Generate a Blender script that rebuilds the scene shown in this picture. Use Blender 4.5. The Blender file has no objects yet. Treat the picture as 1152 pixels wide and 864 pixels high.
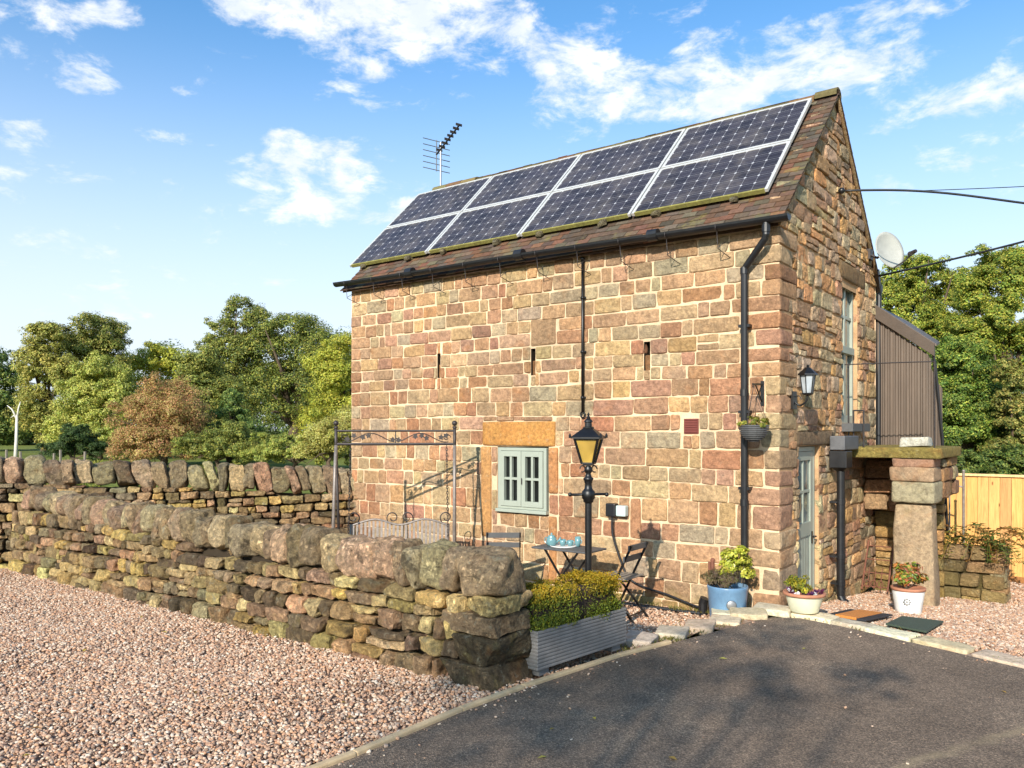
import bpy, bmesh, math, random
import numpy as np
from mathutils import Vector, Matrix

# ------------------------------------------------------------------ camera, light, exposure
SC = bpy.context.scene
COL = SC.collection
rad = math.radians
CAM = np.array([2.763, -8.21, 1.808]); YAW = 0.648
cam_data = bpy.data.cameras.new("camera")
cam_data.sensor_width = 36.0
cam_data.lens = 900.0 / 1152.0 * 36.0
cam_data.shift_y = 52.0 / 1152.0
cam_data.clip_end = 3000
cam = bpy.data.objects.new("camera", cam_data); COL.objects.link(cam)
cam.location = CAM; cam.rotation_euler = (math.pi / 2, 0, YAW)
SC.camera = cam

SUN_DIR = Vector((-0.246, 1.0, -0.521)).normalized()      # the way the light travels
SUN_STRENGTH, SKY_STRENGTH, EXPOSURE = 5.0, 0.098, 0.46
sl = bpy.data.lights.new("sun", "SUN"); sl.energy = SUN_STRENGTH; sl.angle = rad(0.5); sl.color = (1.0, 0.915, 0.80)
so = bpy.data.objects.new("sun", sl); COL.objects.link(so)
so.rotation_euler = SUN_DIR.to_track_quat('-Z', 'Y').to_euler(); so.location = (3, -15, 12)

world = bpy.data.worlds.new("World"); SC.world = world; world.use_nodes = True
SC.view_settings.view_transform = 'Standard'; SC.view_settings.look = 'None'
SC.view_settings.exposure = EXPOSURE; SC.view_settings.gamma = 1.0
SC.view_settings.use_curve_mapping = False
SC.render.engine = 'CYCLES'
SC.cycles.max_bounces = 6; SC.cycles.diffuse_bounces = 3; SC.cycles.glossy_bounces = 3
SC.cycles.transmission_bounces = 4; SC.cycles.transparent_max_bounces = 8


def node(nt, typ, ins=None, **props):
    n = nt.nodes.new(typ)
    for k, v in props.items():
        setattr(n, k, v)
    for k, v in (ins or {}).items():
        s = n.inputs[k]
        if isinstance(v, bpy.types.NodeSocket):
            nt.links.new(v, s)
        else:
            s.default_value = v
    return n


def math_n(nt, op, a, b=None, c=None, clamp=False):
    ins = {0: a}
    if b is not None: ins[1] = b
    if c is not None: ins[2] = c
    return node(nt, 'ShaderNodeMath', ins, operation=op, use_clamp=clamp).outputs[0]


def mixc(nt, fac, a, b, blend='MIX'):
    n = node(nt, 'ShaderNodeMix', None, data_type='RGBA', blend_type=blend)
    for s, v in ((n.inputs[0], fac), (n.inputs[6], a), (n.inputs[7], b)):
        if isinstance(v, bpy.types.NodeSocket): nt.links.new(v, s)
        else: s.default_value = v
    return n.outputs[2]


def ramp(nt, fac, stops):
    n = node(nt, 'ShaderNodeValToRGB', {0: fac})
    e = n.color_ramp.elements
    while len(e) < len(stops): e.new(0.5)
    for i, (p, c) in enumerate(stops):
        e[i].position = p; e[i].color = c if len(c) == 4 else (*c, 1)
    return n.outputs[0]


def smooth(nt, v, lo, hi):
    return node(nt, 'ShaderNodeMapRange', {0: v, 1: lo, 2: hi, 3: 0.0, 4: 1.0}, interpolation_type='SMOOTHSTEP').outputs[0]


def ray(px, py):
    R = np.array([math.cos(YAW), math.sin(YAW), 0]); F = np.array([-math.sin(YAW), math.cos(YAW), 0])
    return F + R * (px - 576) / 900.0 + np.array([0, 0, 1.0]) * (484 - py) / 900.0


def at(px, py, depth):
    return CAM + ray(px, py) * depth


def build_world():
    nt = world.node_tree; nt.nodes.clear()
    el = math.asin(-SUN_DIR.z); az = math.atan2(-SUN_DIR.x, -SUN_DIR.y)
    sky = node(nt, 'ShaderNodeTexSky', sky_type='NISHITA', sun_disc=False, sun_elevation=el, sun_rotation=az,
               altitude=100, air_density=1.0, dust_density=1.2, ozone_density=1.6)
    tc = node(nt, 'ShaderNodeTexCoord')
    d = tc.outputs['Generated']
    # cloud banks: centre direction, half widths (tangent units), weight
    banks = [((420, 20), .20, .055, 1.0), ((560, 40), .09, .05, .8), ((665, 88), .085, .05, .95), ((850, 85), .15, .062, .95), ((985, 75), .08, .05, .8),
             ((1110, 105), .08, .07, .75), ((1130, 30), .08, .03, .4), ((355, 200), .10, .052, 1.0), ((450, 235), .09, .04, .7),
             ((205, 152), .06, .02, .6), ((215, 95), .04, .016, .5), ((100, 70), .05, .03, .7), ((70, 8), .10, .025, .8), ((15, 48), .05, .022, .6),
             ((270, 70), .10, .03, .3), ((980, 150), .04, .02, .55), ((1055, 180), .045, .018, .6), ((1010, 215), .06, .02, .5), ((60, 330), .14, .03, .35), ((640, 180), .07, .03, .5),
             ((1000, 5), .06, .03, .6), ((60, 240), .30, .10, .42), ((300, 280), .2, .05, .4), ((760, 20), .12, .03, .5), ((920, 110), .2, .06, .55), ((1120, 160), .10, .04, .5), ((740, 110), .08, .04, .6), ((420, 100), .14, .03, .45),
             ((1300, 120), .2, .1, .7), ((-150, 150), .2, .08, .7), ((560, -200), .5, .12, .6), ((1200, 300), .12, .05, .4)]
    total = None
    warp = node(nt, 'ShaderNodeTexNoise', {'Vector': d, 'Scale': 7.0, 'Detail': 5.0, 'Roughness': .6})
    w1 = node(nt, 'ShaderNodeVectorMath', {0: warp.outputs['Color'], 1: (.5, .5, .5)}, operation='SUBTRACT').outputs[0]
    w2 = node(nt, 'ShaderNodeVectorMath', {0: w1, 'Scale': .09}, operation='SCALE').outputs[0]
    dw = node(nt, 'ShaderNodeVectorMath', {0: d, 1: w2}, operation='ADD').outputs[0]
    for (px, py), a, b, w in banks:
        c = Vector(ray(px, py)).normalized()
        e1 = Vector((0, 0, 1)).cross(c).normalized(); e2 = c.cross(e1)
        dc = node(nt, 'ShaderNodeVectorMath', {0: dw, 1: c}, operation='DOT_PRODUCT').outputs['Value']
        du = node(nt, 'ShaderNodeVectorMath', {0: dw, 1: e1 / a}, operation='DOT_PRODUCT').outputs['Value']
        dv = node(nt, 'ShaderNodeVectorMath', {0: dw, 1: e2 / b}, operation='DOT_PRODUCT').outputs['Value']
        q = math_n(nt, 'MULTIPLY_ADD', du, du, math_n(nt, 'MULTIPLY', dv, dv))
        q = math_n(nt, 'SUBTRACT', 1.0, q)
        front = math_n(nt, 'GREATER_THAN', dc, 0.2)
        m = math_n(nt, 'MULTIPLY', math_n(nt, 'MULTIPLY', math_n(nt, 'MAXIMUM', math_n(nt, 'MULTIPLY_ADD', q, .55, .45), 0.0), front), w)
        total = m if total is None else math_n(nt, 'MAXIMUM', total, m)
    mp = node(nt, 'ShaderNodeMapping', {'Vector': d, 'Scale': (1, 1, 2.2)})
    n1 = node(nt, 'ShaderNodeTexNoise', {'Vector': mp.outputs[0], 'Scale': 14.0, 'Detail': 11.0, 'Roughness': .64, 'Distortion': .25})
    dens = math_n(nt, 'ADD', math_n(nt, 'MULTIPLY', total, .75), math_n(nt, 'MULTIPLY', n1.outputs[0], 1.75))
    dens = smooth(nt, dens, 1.24, 1.66)
    dens = math_n(nt, 'MULTIPLY', dens, .92)
    n2 = node(nt, 'ShaderNodeTexNoise', {'Vector': mp.outputs[0], 'Scale': 16.0, 'Detail': 6.0, 'Roughness': .6})
    ccol = mixc(nt, smooth(nt, n2.outputs[0], .35, .65), (7.0, 7.5, 8.1, 1), (9.0, 9.0, 9.0, 1))
    # thin haze towards the horizon belongs to the air of the sky
    sep = node(nt, 'ShaderNodeSeparateXYZ', {0: d})
    hz = smooth(nt, sep.outputs[2], .48, .04)
    skyc = mixc(nt, 1.0, sky.outputs[0], (.90, 1.52, 1.86, 1), 'MULTIPLY')
    skyh = mixc(nt, math_n(nt, 'MULTIPLY', hz, .90), skyc, (7.2, 7.65, 8.2, 1))
    fin = mixc(nt, dens, skyh, ccol)
    bg = node(nt, 'ShaderNodeBackground', {'Color': fin, 'Strength': SKY_STRENGTH})
    out = node(nt, 'ShaderNodeOutputWorld', {'Surface': bg.outputs[0]})


build_world()

# ------------------------------------------------------------------ helpers
RNG = np.random.default_rng(7)
random.seed(7)


def lin(c):
    c = np.asarray(c, float) / 255.0
    return np.where(c <= .04045, c / 12.92, ((c + .055) / 1.055) ** 2.4)


class MB:
    """Collects shapes; build() links them as one mesh object."""
    def __init__(s):
        s.v = []; s.f = []; s.t = []; s.m = []; s.n = 0; s.mi = 0; s.uv = None

    def add(s, verts, faces, tint=(1, 1, 1)):
        verts = np.asarray(verts, float).reshape(-1, 3)
        tint = np.asarray(tint, float)
        s.v.append(verts)
        s.t.append(np.broadcast_to(tint, verts.shape).copy() if tint.ndim == 1 else tint)
        s.f += [tuple(i + s.n for i in f) for f in faces]
        s.m += [s.mi] * len(faces)
        s.n += len(verts)
        return s

    def grid_faces(s, verts, faces_arr, tint):
        """many copies of one template: verts (N,V,3), faces (F,4), tint (N,3)"""
        N, V, _ = verts.shape
        off = (np.arange(N) * V + s.n)[:, None, None]
        F = (faces_arr[None] + off).reshape(-1, faces_arr.shape[1])
        s.f += [tuple(x) for x in F.tolist()]
        s.m += [s.mi] * len(F)
        s.v.append(verts.reshape(-1, 3))
        s.t.append(np.repeat(tint, V, axis=0))
        s.n += N * V
        return s

    def box(s, lo, hi, tint=(1, 1, 1), M=None):
        x0, y0, z0 = lo; x1, y1, z1 = hi
        v = np.array([(x0, y0, z0), (x1, y0, z0), (x1, y1, z0), (x0, y1, z0), (x0, y0, z1), (x1, y0, z1), (x1, y1, z1), (x0, y1, z1)])
        if M is not None:
            v = np.array([list(M @ Vector(p)) for p in v])
        return s.add(v, [(0, 3, 2, 1), (4, 5, 6, 7), (0, 1, 5, 4), (1, 2, 6, 5), (2, 3, 7, 6), (3, 0, 4, 7)], tint)

    def bar(s, a, b, w, h=None, up=(0, 0, 1), tint=(1, 1, 1)):
        a = Vector(a); b = Vector(b); h = h or w
        d = (b - a).normalized(); u = Vector(up)
        if abs(d.dot(u)) > .98: u = Vector((1, 0, 0))
        r = d.cross(u).normalized() * w / 2; t = r.cross(d).normalized() * h / 2
        v = [a - r - t, a + r - t, a + r + t, a - r + t, b - r - t, b + r - t, b + r + t, b - r + t]
        return s.add([list(p) for p in v], [(0, 3, 2, 1), (4, 5, 6, 7), (0, 1, 5, 4), (1, 2, 6, 5), (2, 3, 7, 6), (3, 0, 4, 7)], tint)

    def tube(s, path, r, n=8, tint=(1, 1, 1), cap=True):
        P = [Vector(p) for p in path]; rs = r if hasattr(r, '__len__') else [r] * len(P)
        vs = []; up = None
        for i, p in enumerate(P):
            d = (P[min(i + 1, len(P) - 1)] - P[max(i - 1, 0)]).normalized()
            if up is None:
                up = Vector((0, 0, 1)) if abs(d.z) < .9 else Vector((1, 0, 0))
            e1 = d.cross(up).normalized(); up = e1.cross(d).normalized()
            for k in range(n):
                a = 2 * math.pi * k / n
                vs.append(list(p + (e1 * math.cos(a) + up * math.sin(a)) * rs[i]))
        fs = []
        for i in range(len(P) - 1):
            for k in range(n):
                k2 = (k + 1) % n
                fs.append((i * n + k, i * n + k2, (i + 1) * n + k2, (i + 1) * n + k))
        if cap:
            fs.append(tuple(range(n - 1, -1, -1))); fs.append(tuple(range((len(P) - 1) * n, len(P) * n)))
        return s.add(vs, fs, tint)

    def lathe(s, prof, c, n=24, tint=(1, 1, 1), seg=None):
        """profile of (r, z) around vertical axis at c"""
        vs = []; fs = []
        for r, z in prof:
            for k in range(n):
                a = 2 * math.pi * (k + .5) / n
                vs.append((c[0] + r * math.cos(a), c[1] + r * math.sin(a), c[2] + z))
        for i in range(len(prof) - 1):
            for k in range(n):
                k2 = (k + 1) % n
                fs.append((i * n + k, i * n + k2, (i + 1) * n + k2, (i + 1) * n + k))
        if prof[0][0] > 1e-4: fs.append(tuple(range(n - 1, -1, -1)))
        if prof[-1][0] > 1e-4: fs.append(tuple(range((len(prof) - 1) * n, len(prof) * n)))
        return s.add(vs, fs, tint)

    def ball(s, c, r, n=12, tint=(1, 1, 1), sc=(1, 1, 1)):
        prof = [(max(1e-5, math.sin(math.pi * i / n)), -math.cos(math.pi * i / n)) for i in range(n + 1)]
        vs = []; fs = []; m = n + 4
        for rr, z in prof:
            for k in range(m):
                a = 2 * math.pi * k / m
                vs.append((c[0] + r * rr * math.cos(a) * sc[0], c[1] + r * rr * math.sin(a) * sc[1], c[2] + r * z * sc[2]))
        for i in range(n):
            for k in range(m):
                k2 = (k + 1) % m
                fs.append((i * m + k, i * m + k2, (i + 1) * m + k2, (i + 1) * m + k))
        return s.add(vs, fs, tint)

    def poly(s, pts, tint=(1, 1, 1)):
        return s.add(pts, [tuple(range(len(pts)))], tint)

    def prism(s, pts, off, tint=(1, 1, 1)):
        """planar outline pts extruded by vector off"""
        n = len(pts); off = np.asarray(off, float)
        v = [tuple(p) for p in pts] + [tuple(np.asarray(p, float) + off) for p in pts]
        f = [tuple(range(n - 1, -1, -1)), tuple(range(n, 2 * n))] + [(i, (i + 1) % n, n + (i + 1) % n, n + i) for i in range(n)]
        return s.add(v, f, tint)

    def build(s, name, mat, parent=None, smooth=False, bevel=0, local=False, fix=False):
        me = bpy.data.meshes.new(name)
        V = np.concatenate(s.v) if s.v else np.zeros((0, 3)); T = np.concatenate(s.t)
        if parent is not None and not local:
            o = np.zeros(3); p = parent
            while p is not None:
                o += np.array(p.location); p = p.parent
            V = V - o
        me.from_pydata(V.tolist(), [], s.f)
        at_ = me.attributes.new('tint', 'FLOAT_COLOR', 'POINT')
        at_.data.foreach_set('color', np.concatenate([T, np.ones((len(T), 1))], 1).astype(np.float32).ravel())
        mats = mat if isinstance(mat, (list, tuple)) else [mat]
        for m in mats: me.materials.append(m)
        if len(mats) > 1: me.polygons.foreach_set('material_index', np.array(s.m, np.int32))
        if smooth: me.polygons.foreach_set('use_smooth', np.ones(len(me.polygons), bool))
        if s.uv is not None:
            ul = me.uv_layers.new(name='UVMap'); ul.data.foreach_set('uv', np.asarray(s.uv, np.float32).ravel())
        if fix:
            bm = bmesh.new(); bm.from_mesh(me); bmesh.ops.recalc_face_normals(bm, faces=bm.faces); bm.to_mesh(me); bm.free()
        me.update()
        o = bpy.data.objects.new(name, me); COL.objects.link(o)
        if parent is not None: o.parent = parent
        if bevel:
            b = o.modifiers.new('bevel', 'BEVEL'); b.width = bevel; b.segments = 2; b.limit_method = 'ANGLE'; b.angle_limit = rad(35)
        return o


def thing(name, label, cat, loc=(0, 0, 0), group=None, rz=0):
    o = bpy.data.objects.new(name, None); COL.objects.link(o)
    o.location = loc; o.rotation_euler = (0, 0, rz); o.empty_display_size = .1
    return tag(o, label, cat, group)


def tag(o, label, cat, group=None):
    o['label'] = label; o['category'] = cat
    if group: o['group'] = group
    return o


def kind(o, k, label=None):
    o['kind'] = k
    if label: o['label'] = label
    return o


# ------------------------------------------------------------------ materials
def new_mat(name):
    m = bpy.data.materials.new(name); m.use_nodes = True
    nt = m.node_tree; nt.nodes.clear()
    return m, nt


def finish(nt, color, rough, bump=None, metal=0.0, dist=.01, bstr=.5, spec=.5, extra=None):
    ins = {'Base Color': color, 'Roughness': rough, 'Metallic': metal, 'Specular IOR Level': spec}
    b = node(nt, 'ShaderNodeBsdfPrincipled', ins)
    if extra:
        for k, v in extra.items(): b.inputs[k].default_value = v
    if bump is not None:
        bp = node(nt, 'ShaderNodeBump', {'Height': bump, 'Strength': bstr, 'Distance': dist})
        nt.links.new(bp.outputs[0], b.inputs['Normal'])
    node(nt, 'ShaderNodeOutputMaterial', {'Surface': b.outputs[0]})
    return b


def objco(nt):
    return node(nt, 'ShaderNodeTexCoord').outputs['Object']


def noise(nt, vec, scale, detail=4.0, rough=.55, dist=0.0):
    return node(nt, 'ShaderNodeTexNoise', {'Vector': vec, 'Scale': scale, 'Detail': detail, 'Roughness': rough, 'Distortion': dist}).outputs[0]


def plain(name, rgb, rough=.5, metal=0.0, var=.18, scale=14, bump=.15, spec=.5, tinted=False):
    """painted / metal / plastic: a base colour with wear noise"""
    m, nt = new_mat(name)
    c = lin(rgb); co = objco(nt)
    n = noise(nt, co, scale, 6)
    f = noise(nt, co, scale * 9, 3)
    v = math_n(nt, 'ADD', math_n(nt, 'MULTIPLY', n, .7), math_n(nt, 'MULTIPLY', f, .3))
    col = ramp(nt, v, [(.3, tuple(c * (1 - var))), (.7, tuple(np.minimum(c * (1 + var), .95)))])
    if tinted:
        a = node(nt, 'ShaderNodeAttribute', attribute_name='tint')
        col = mixc(nt, 1.0, col, a.outputs['Color'], 'MULTIPLY')
    r = math_n(nt, 'MULTIPLY_ADD', v, .3, rough - .15, clamp=True)
    finish(nt, col, r, f, metal, .004, bump, spec)
    return m


def stone_mat(name, bump=.6, moss=.35, lich=.5, dark=.5, fine=60.0, low_moss=0.0, rough_tone=0.0, bdist=.02):
    """stone; each stone's own colour comes from the tint attribute, weathering from noise"""
    m, nt = new_mat(name)
    co = objco(nt)
    a = node(nt, 'ShaderNodeAttribute', attribute_name='tint').outputs['Color']
    n1 = noise(nt, co, 5.0, 8, .65); n2 = noise(nt, co, 22.0, 6, .65); n3 = noise(nt, co, fine, 4, .7)
    mod = math_n(nt, 'ADD', math_n(nt, 'MULTIPLY_ADD', n2, 1.3, -.1), math_n(nt, 'MULTIPLY', n3, .9))
    col = mixc(nt, 1.0, a, node(nt, 'ShaderNodeCombineColor', {0: mod, 1: mod, 2: mod}).outputs[0], 'MULTIPLY')
    if rough_tone:
        sp = noise(nt, co, 20.0, 8, .74)
        col = mixc(nt, rough_tone, col, mixc(nt, 1.0, col, ramp(nt, sp, [(.36, (.28, .26, .24)), (.5, (.95, .95, .95)), (.66, (1.9, 1.85, 1.7))]), 'MULTIPLY'))
    # iron stain
    st = smooth(nt, noise(nt, co, 3.1, 5, .6, .6), .55, .75)
    col = mixc(nt, math_n(nt, 'MULTIPLY', st, .35), col, (*lin((176, 112, 58)), 1))
    # lichen: pale grey blotches
    l1 = smooth(nt, noise(nt, co, 13.0, 7, .7, .4), .56, .66)
    col = mixc(nt, math_n(nt, 'MULTIPLY', l1, lich), col, (*lin((172, 166, 142)), 1))
    # moss: yellow green
    l2 = smooth(nt, noise(nt, node(nt, 'ShaderNodeMapping', {'Vector': co, 'Location': (3, 7, 1)}).outputs[0], 6.5, 8, .7), .52, .68)
    if low_moss:
        z = node(nt, 'ShaderNodeSeparateXYZ', {0: node(nt, 'ShaderNodeNewGeometry').outputs['Position']}).outputs[2]
        l2 = math_n(nt, 'MAXIMUM', math_n(nt, 'MULTIPLY', l2, moss), math_n(nt, 'MULTIPLY', smooth(nt, math_n(nt, 'ADD', z, math_n(nt, 'MULTIPLY', n1, .5)), .32, -.02), low_moss))
    else:
        l2 = math_n(nt, 'MULTIPLY', l2, moss)
    col = mixc(nt, l2, col, (*lin((146, 130, 66)), 1))
    # soot and damp
    l3 = smooth(nt, noise(nt, node(nt, 'ShaderNodeMapping', {'Vector': co, 'Location': (9, 2, 4)}).outputs[0], 8.0, 8, .72), .53, .64)
    col = mixc(nt, math_n(nt, 'MULTIPLY', l3, dark), col, (*lin((66, 56, 42)), 1))
    h = math_n(nt, 'ADD', math_n(nt, 'MULTIPLY', n2, 1.0), math_n(nt, 'MULTIPLY', n3, .55))
    h = math_n(nt, 'ADD', h, n1)
    if rough_tone:
        rg = math_n(nt, 'ABSOLUTE', math_n(nt, 'SUBTRACT', noise(nt, co, 17.0, 9, .72, .4), .5))
        h = math_n(nt, 'ADD', h, math_n(nt, 'MULTIPLY', math_n(nt, 'MINIMUM', rg, .09), 9.0 * rough_tone))
        h = math_n(nt, 'ADD', h, math_n(nt, 'MULTIPLY', noise(nt, co, 150.0, 3, .7), .5 * rough_tone))
    # broad weathering across the whole face
    bw = noise(nt, co, .9, 5, .6)
    col = mixc(nt, 1.0, col, ramp(nt, bw, [(.3, (.80, .79, .80)), (.7, (1.14, 1.13, 1.10))]), 'MULTIPLY')
    finish(nt, col, .9, h, 0, bdist, bump, .25)
    return m


def mortar_mat(name, rgb, var=.2):
    m, nt = new_mat(name); co = objco(nt); c = lin(rgb)
    n = noise(nt, co, 4, 6); f = noise(nt, co, 90, 3, .7)
    col = ramp(nt, n, [(.3, tuple(c * (1 - var))), (.7, tuple(np.minimum(1, c * (1 + var))))])
    col = mixc(nt, .35, col, node(nt, 'ShaderNodeCombineColor', {0: f, 1: f, 2: f}).outputs[0], 'OVERLAY')
    col = mixc(nt, 1.0, col, ramp(nt, noise(nt, co, .9, 5, .6), [(.3, (.82, .81, .82)), (.7, (1.1, 1.1, 1.08))]), 'MULTIPLY')
    finish(nt, col, .95, f, 0, .01, .6, .2)
    return m


def leaf_mat(name, trans=.3, rough=.55, spec=.35):
    m, nt = new_mat(name); co = objco(nt)
    a = node(nt, 'ShaderNodeAttribute', attribute_name='tint').outputs['Color']
    n = noise(nt, co, 1.3, 4)
    col = mixc(nt, 1.0, a, ramp(nt, n, [(.3, (.75, .8, .7)), (.7, (1.25, 1.2, 1.15))]), 'MULTIPLY')
    b = node(nt, 'ShaderNodeBsdfPrincipled', {'Base Color': col, 'Roughness': rough, 'Specular IOR Level': spec})
    t = node(nt, 'ShaderNodeBsdfTranslucent', {'Color': col})
    mx = node(nt, 'ShaderNodeMixShader', {0: trans, 1: b.outputs[0], 2: t.outputs[0]})
    node(nt, 'ShaderNodeOutputMaterial', {'Surface': mx.outputs[0]})
    return m


M = {}
M['facade'] = stone_mat('facade sandstone', .8, .08, .12, .24, 70, .6, .34, .02)
M['gable'] = stone_mat('gable rubble', 1.0, .18, .32, .36, 50, .35, .4, .03)
M['dry'] = stone_mat('dry stone', 1.0, .30, .50, .62, 45, 0, .6, .03)
M['cope'] = stone_mat('coping stone', 1.0, .22, .60, .72, 45, 0, .65, .03)
M['flag'] = stone_mat('flagstone', .5, .25, .45, .2, 50)
M['smooth_stone'] = stone_mat('dressed stone', .6, .14, .28, .3, 60, 0, .3)
M['mossy'] = stone_mat('mossy slab', .9, .6, .3, .4, 50, 0, .4, .03)
M['mortar'] = mortar_mat('lime mortar', (212, 184, 150))
M['mortar_gable'] = mortar_mat('gable mortar', (186, 150, 112), .25)
M['core'] = mortar_mat('wall core and slit shade', (52, 44, 34), .4)  # dark wall filling; also stands in for shade inside the slits
M['black'] = plain('black paint', (17, 16, 16), .42, 0, .3, 20, .1)
M['plastic'] = plain('black plastic', (26, 26, 28), .42, 0, .25, 9, .05)
M['grey_plastic'] = plain('grey plastic', (84, 90, 96), .5, 0, .2)
M['sage'] = plain('sage paint', (152, 158, 144), .45, 0, .06, 9, .08)
M['sage_dark'] = plain('sage door paint', (146, 153, 140), .45, 0, .08, 9, .08)
M['white'] = plain('white metal', (226, 226, 222), .4, .0, .08)
M['alu'] = plain('aluminium', (214, 212, 206), .38, .35, .1)
M['lead'] = plain('lead sheet', (92, 92, 94), .5, .4, .35, 9, .4)
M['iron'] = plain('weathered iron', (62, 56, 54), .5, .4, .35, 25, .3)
M['iron_lit'] = plain('sunlit pale iron', (132, 122, 114), .45, .3, .3, 25, .3)  # paler copy of the iron: sunlight put into the swing's colour
M['zinc'] = plain('galvanised steel', (150, 150, 150), .45, .7, .15)
M['rust'] = plain('rusty metal', (122, 78, 60), .8, .2, .35, 25, .5)
M['oak_grey'] = plain('weathered slats', (128, 118, 104), .75, 0, .3, 18, .4)
M['slate_wood'] = plain('dark painted slats', (78, 78, 78), .55, 0, .2, 18, .2)
M['planter'] = plain('grey painted timber', (112, 110, 108), .6, 0, .26, 9, .3)
M['soil'] = plain('soil', (56, 42, 32), .95, 0, .4, 40, .8)
M['blue_glaze'] = plain('blue glazed clay', (98, 130, 158), .32, 0, .24, 9, .05)
M['cream_glaze'] = plain('cream glazed clay', (214, 212, 184), .4, 0, .08, 9, .08)
M['white_glaze'] = plain('white glazed clay', (228, 226, 220), .4, 0, .14, 11, .08)
M['terracotta'] = plain('terracotta', (168, 112, 84), .8, 0, .2, 18, .3)
M['teal'] = plain('teal stoneware', (100, 138, 142), .25, 0, .12, 30, .03)
M['coir'] = plain('coir', (196, 124, 56), .95, 0, .25, 60, .6)
M['rubber'] = plain('black rubber', (46, 46, 50), .6, 0, .2, 30, .3)
M['greenmat'] = plain('dark green mat', (66, 78, 62), .95, 0, .5, 70, 1.0)
M['socketgrey'] = plain('pale grey plastic', (176, 190, 186), .45, 0, .05)
M['bark'] = plain('bark', (84, 70, 54), .95, 0, .35, 9, 1.0)
M['palebark'] = plain('pale dead bark', (206, 200, 190), .9, 0, .2, 9, .6)
M['leaf'] = leaf_mat('leaf', .38)
M['leaf_gloss'] = leaf_mat('glossy leaf', .2, .4, .5)
M['yellow_leaf'] = leaf_mat('fallen leaf', .15, .6)
M['timber_edge'] = plain('weathered edging timber', (190, 164, 126), .85, 0, .25, 9, .5)
M['panel_shade'] = plain('shade under panels', (22, 20, 18), .95, 0, .3, 6, 0)  # near-black tone standing in for the shade below the solar panels
M['airbrick'] = plain('red clay', (108, 52, 44), .85, 0, .2)


def wood_fence_mat():
    m, nt = new_mat('fence larch'); co = objco(nt)
    a = node(nt, 'ShaderNodeAttribute', attribute_name='tint').outputs['Color']
    mp = node(nt, 'ShaderNodeMapping', {'Vector': co, 'Scale': (14, 14, .9)}).outputs[0]
    n = noise(nt, mp, 3.0, 7, .6, 1.2)
    col = mixc(nt, 1.0, a, ramp(nt, n, [(.3, (.72, .66, .58)), (.6, (1.1, 1.08, 1.05))]), 'MULTIPLY')
    kn = node(nt, 'ShaderNodeTexVoronoi', {'Vector': node(nt, 'ShaderNodeMapping', {'Vector': co, 'Scale': (6, 6, 2.2)}).outputs[0], 'Scale': 1.3}).outputs['Distance']
    col = mixc(nt, smooth(nt, kn, .12, .04), col, (*lin((140, 78, 30)), 1))
    finish(nt, col, .7, n, 0, .004, .3)
    return m


M['fence'] = wood_fence_mat()


def cladding_mat():
    m, nt = new_mat('brown profiled sheet'); co = objco(nt)
    c = lin((100, 86, 74)); mp = node(nt, 'ShaderNodeMapping', {'Vector': co, 'Scale': (5, 5, .6)}).outputs[0]
    n = noise(nt, mp, 2.0, 7, .65)
    col = ramp(nt, n, [(.3, tuple(c * .75)), (.7, tuple(c * 1.25))])
    finish(nt, col, .5, n, .15, .003, .2)
    return m


M['cladding'] = cladding_mat()
M['fascia'] = plain('dark brown sheet', (74, 60, 48), .5, .1, .2, 7, .1)
M['fascia_light'] = plain('pale grey sheet', (150, 142, 144), .5, .1, .15, 7, .1)


def tile_mat():
    m, nt = new_mat('clay roof tile'); co = objco(nt)
    a = node(nt, 'ShaderNodeAttribute', attribute_name='tint').outputs['Color']
    n = noise(nt, co, 26, 6, .7); g = noise(nt, co, 3.2, 7, .7)
    col = mixc(nt, 1.0, a, ramp(nt, n, [(.25, (.6, .6, .6)), (.75, (1.3, 1.28, 1.22))]), 'MULTIPLY')
    col = mixc(nt, math_n(nt, 'MULTIPLY', smooth(nt, g, .56, .7), .6), col, (*lin((126, 116, 62)), 1))
    finish(nt, col, .9, n, 0, .006, .6, .2)
    return m


M['tile'] = tile_mat()


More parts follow.
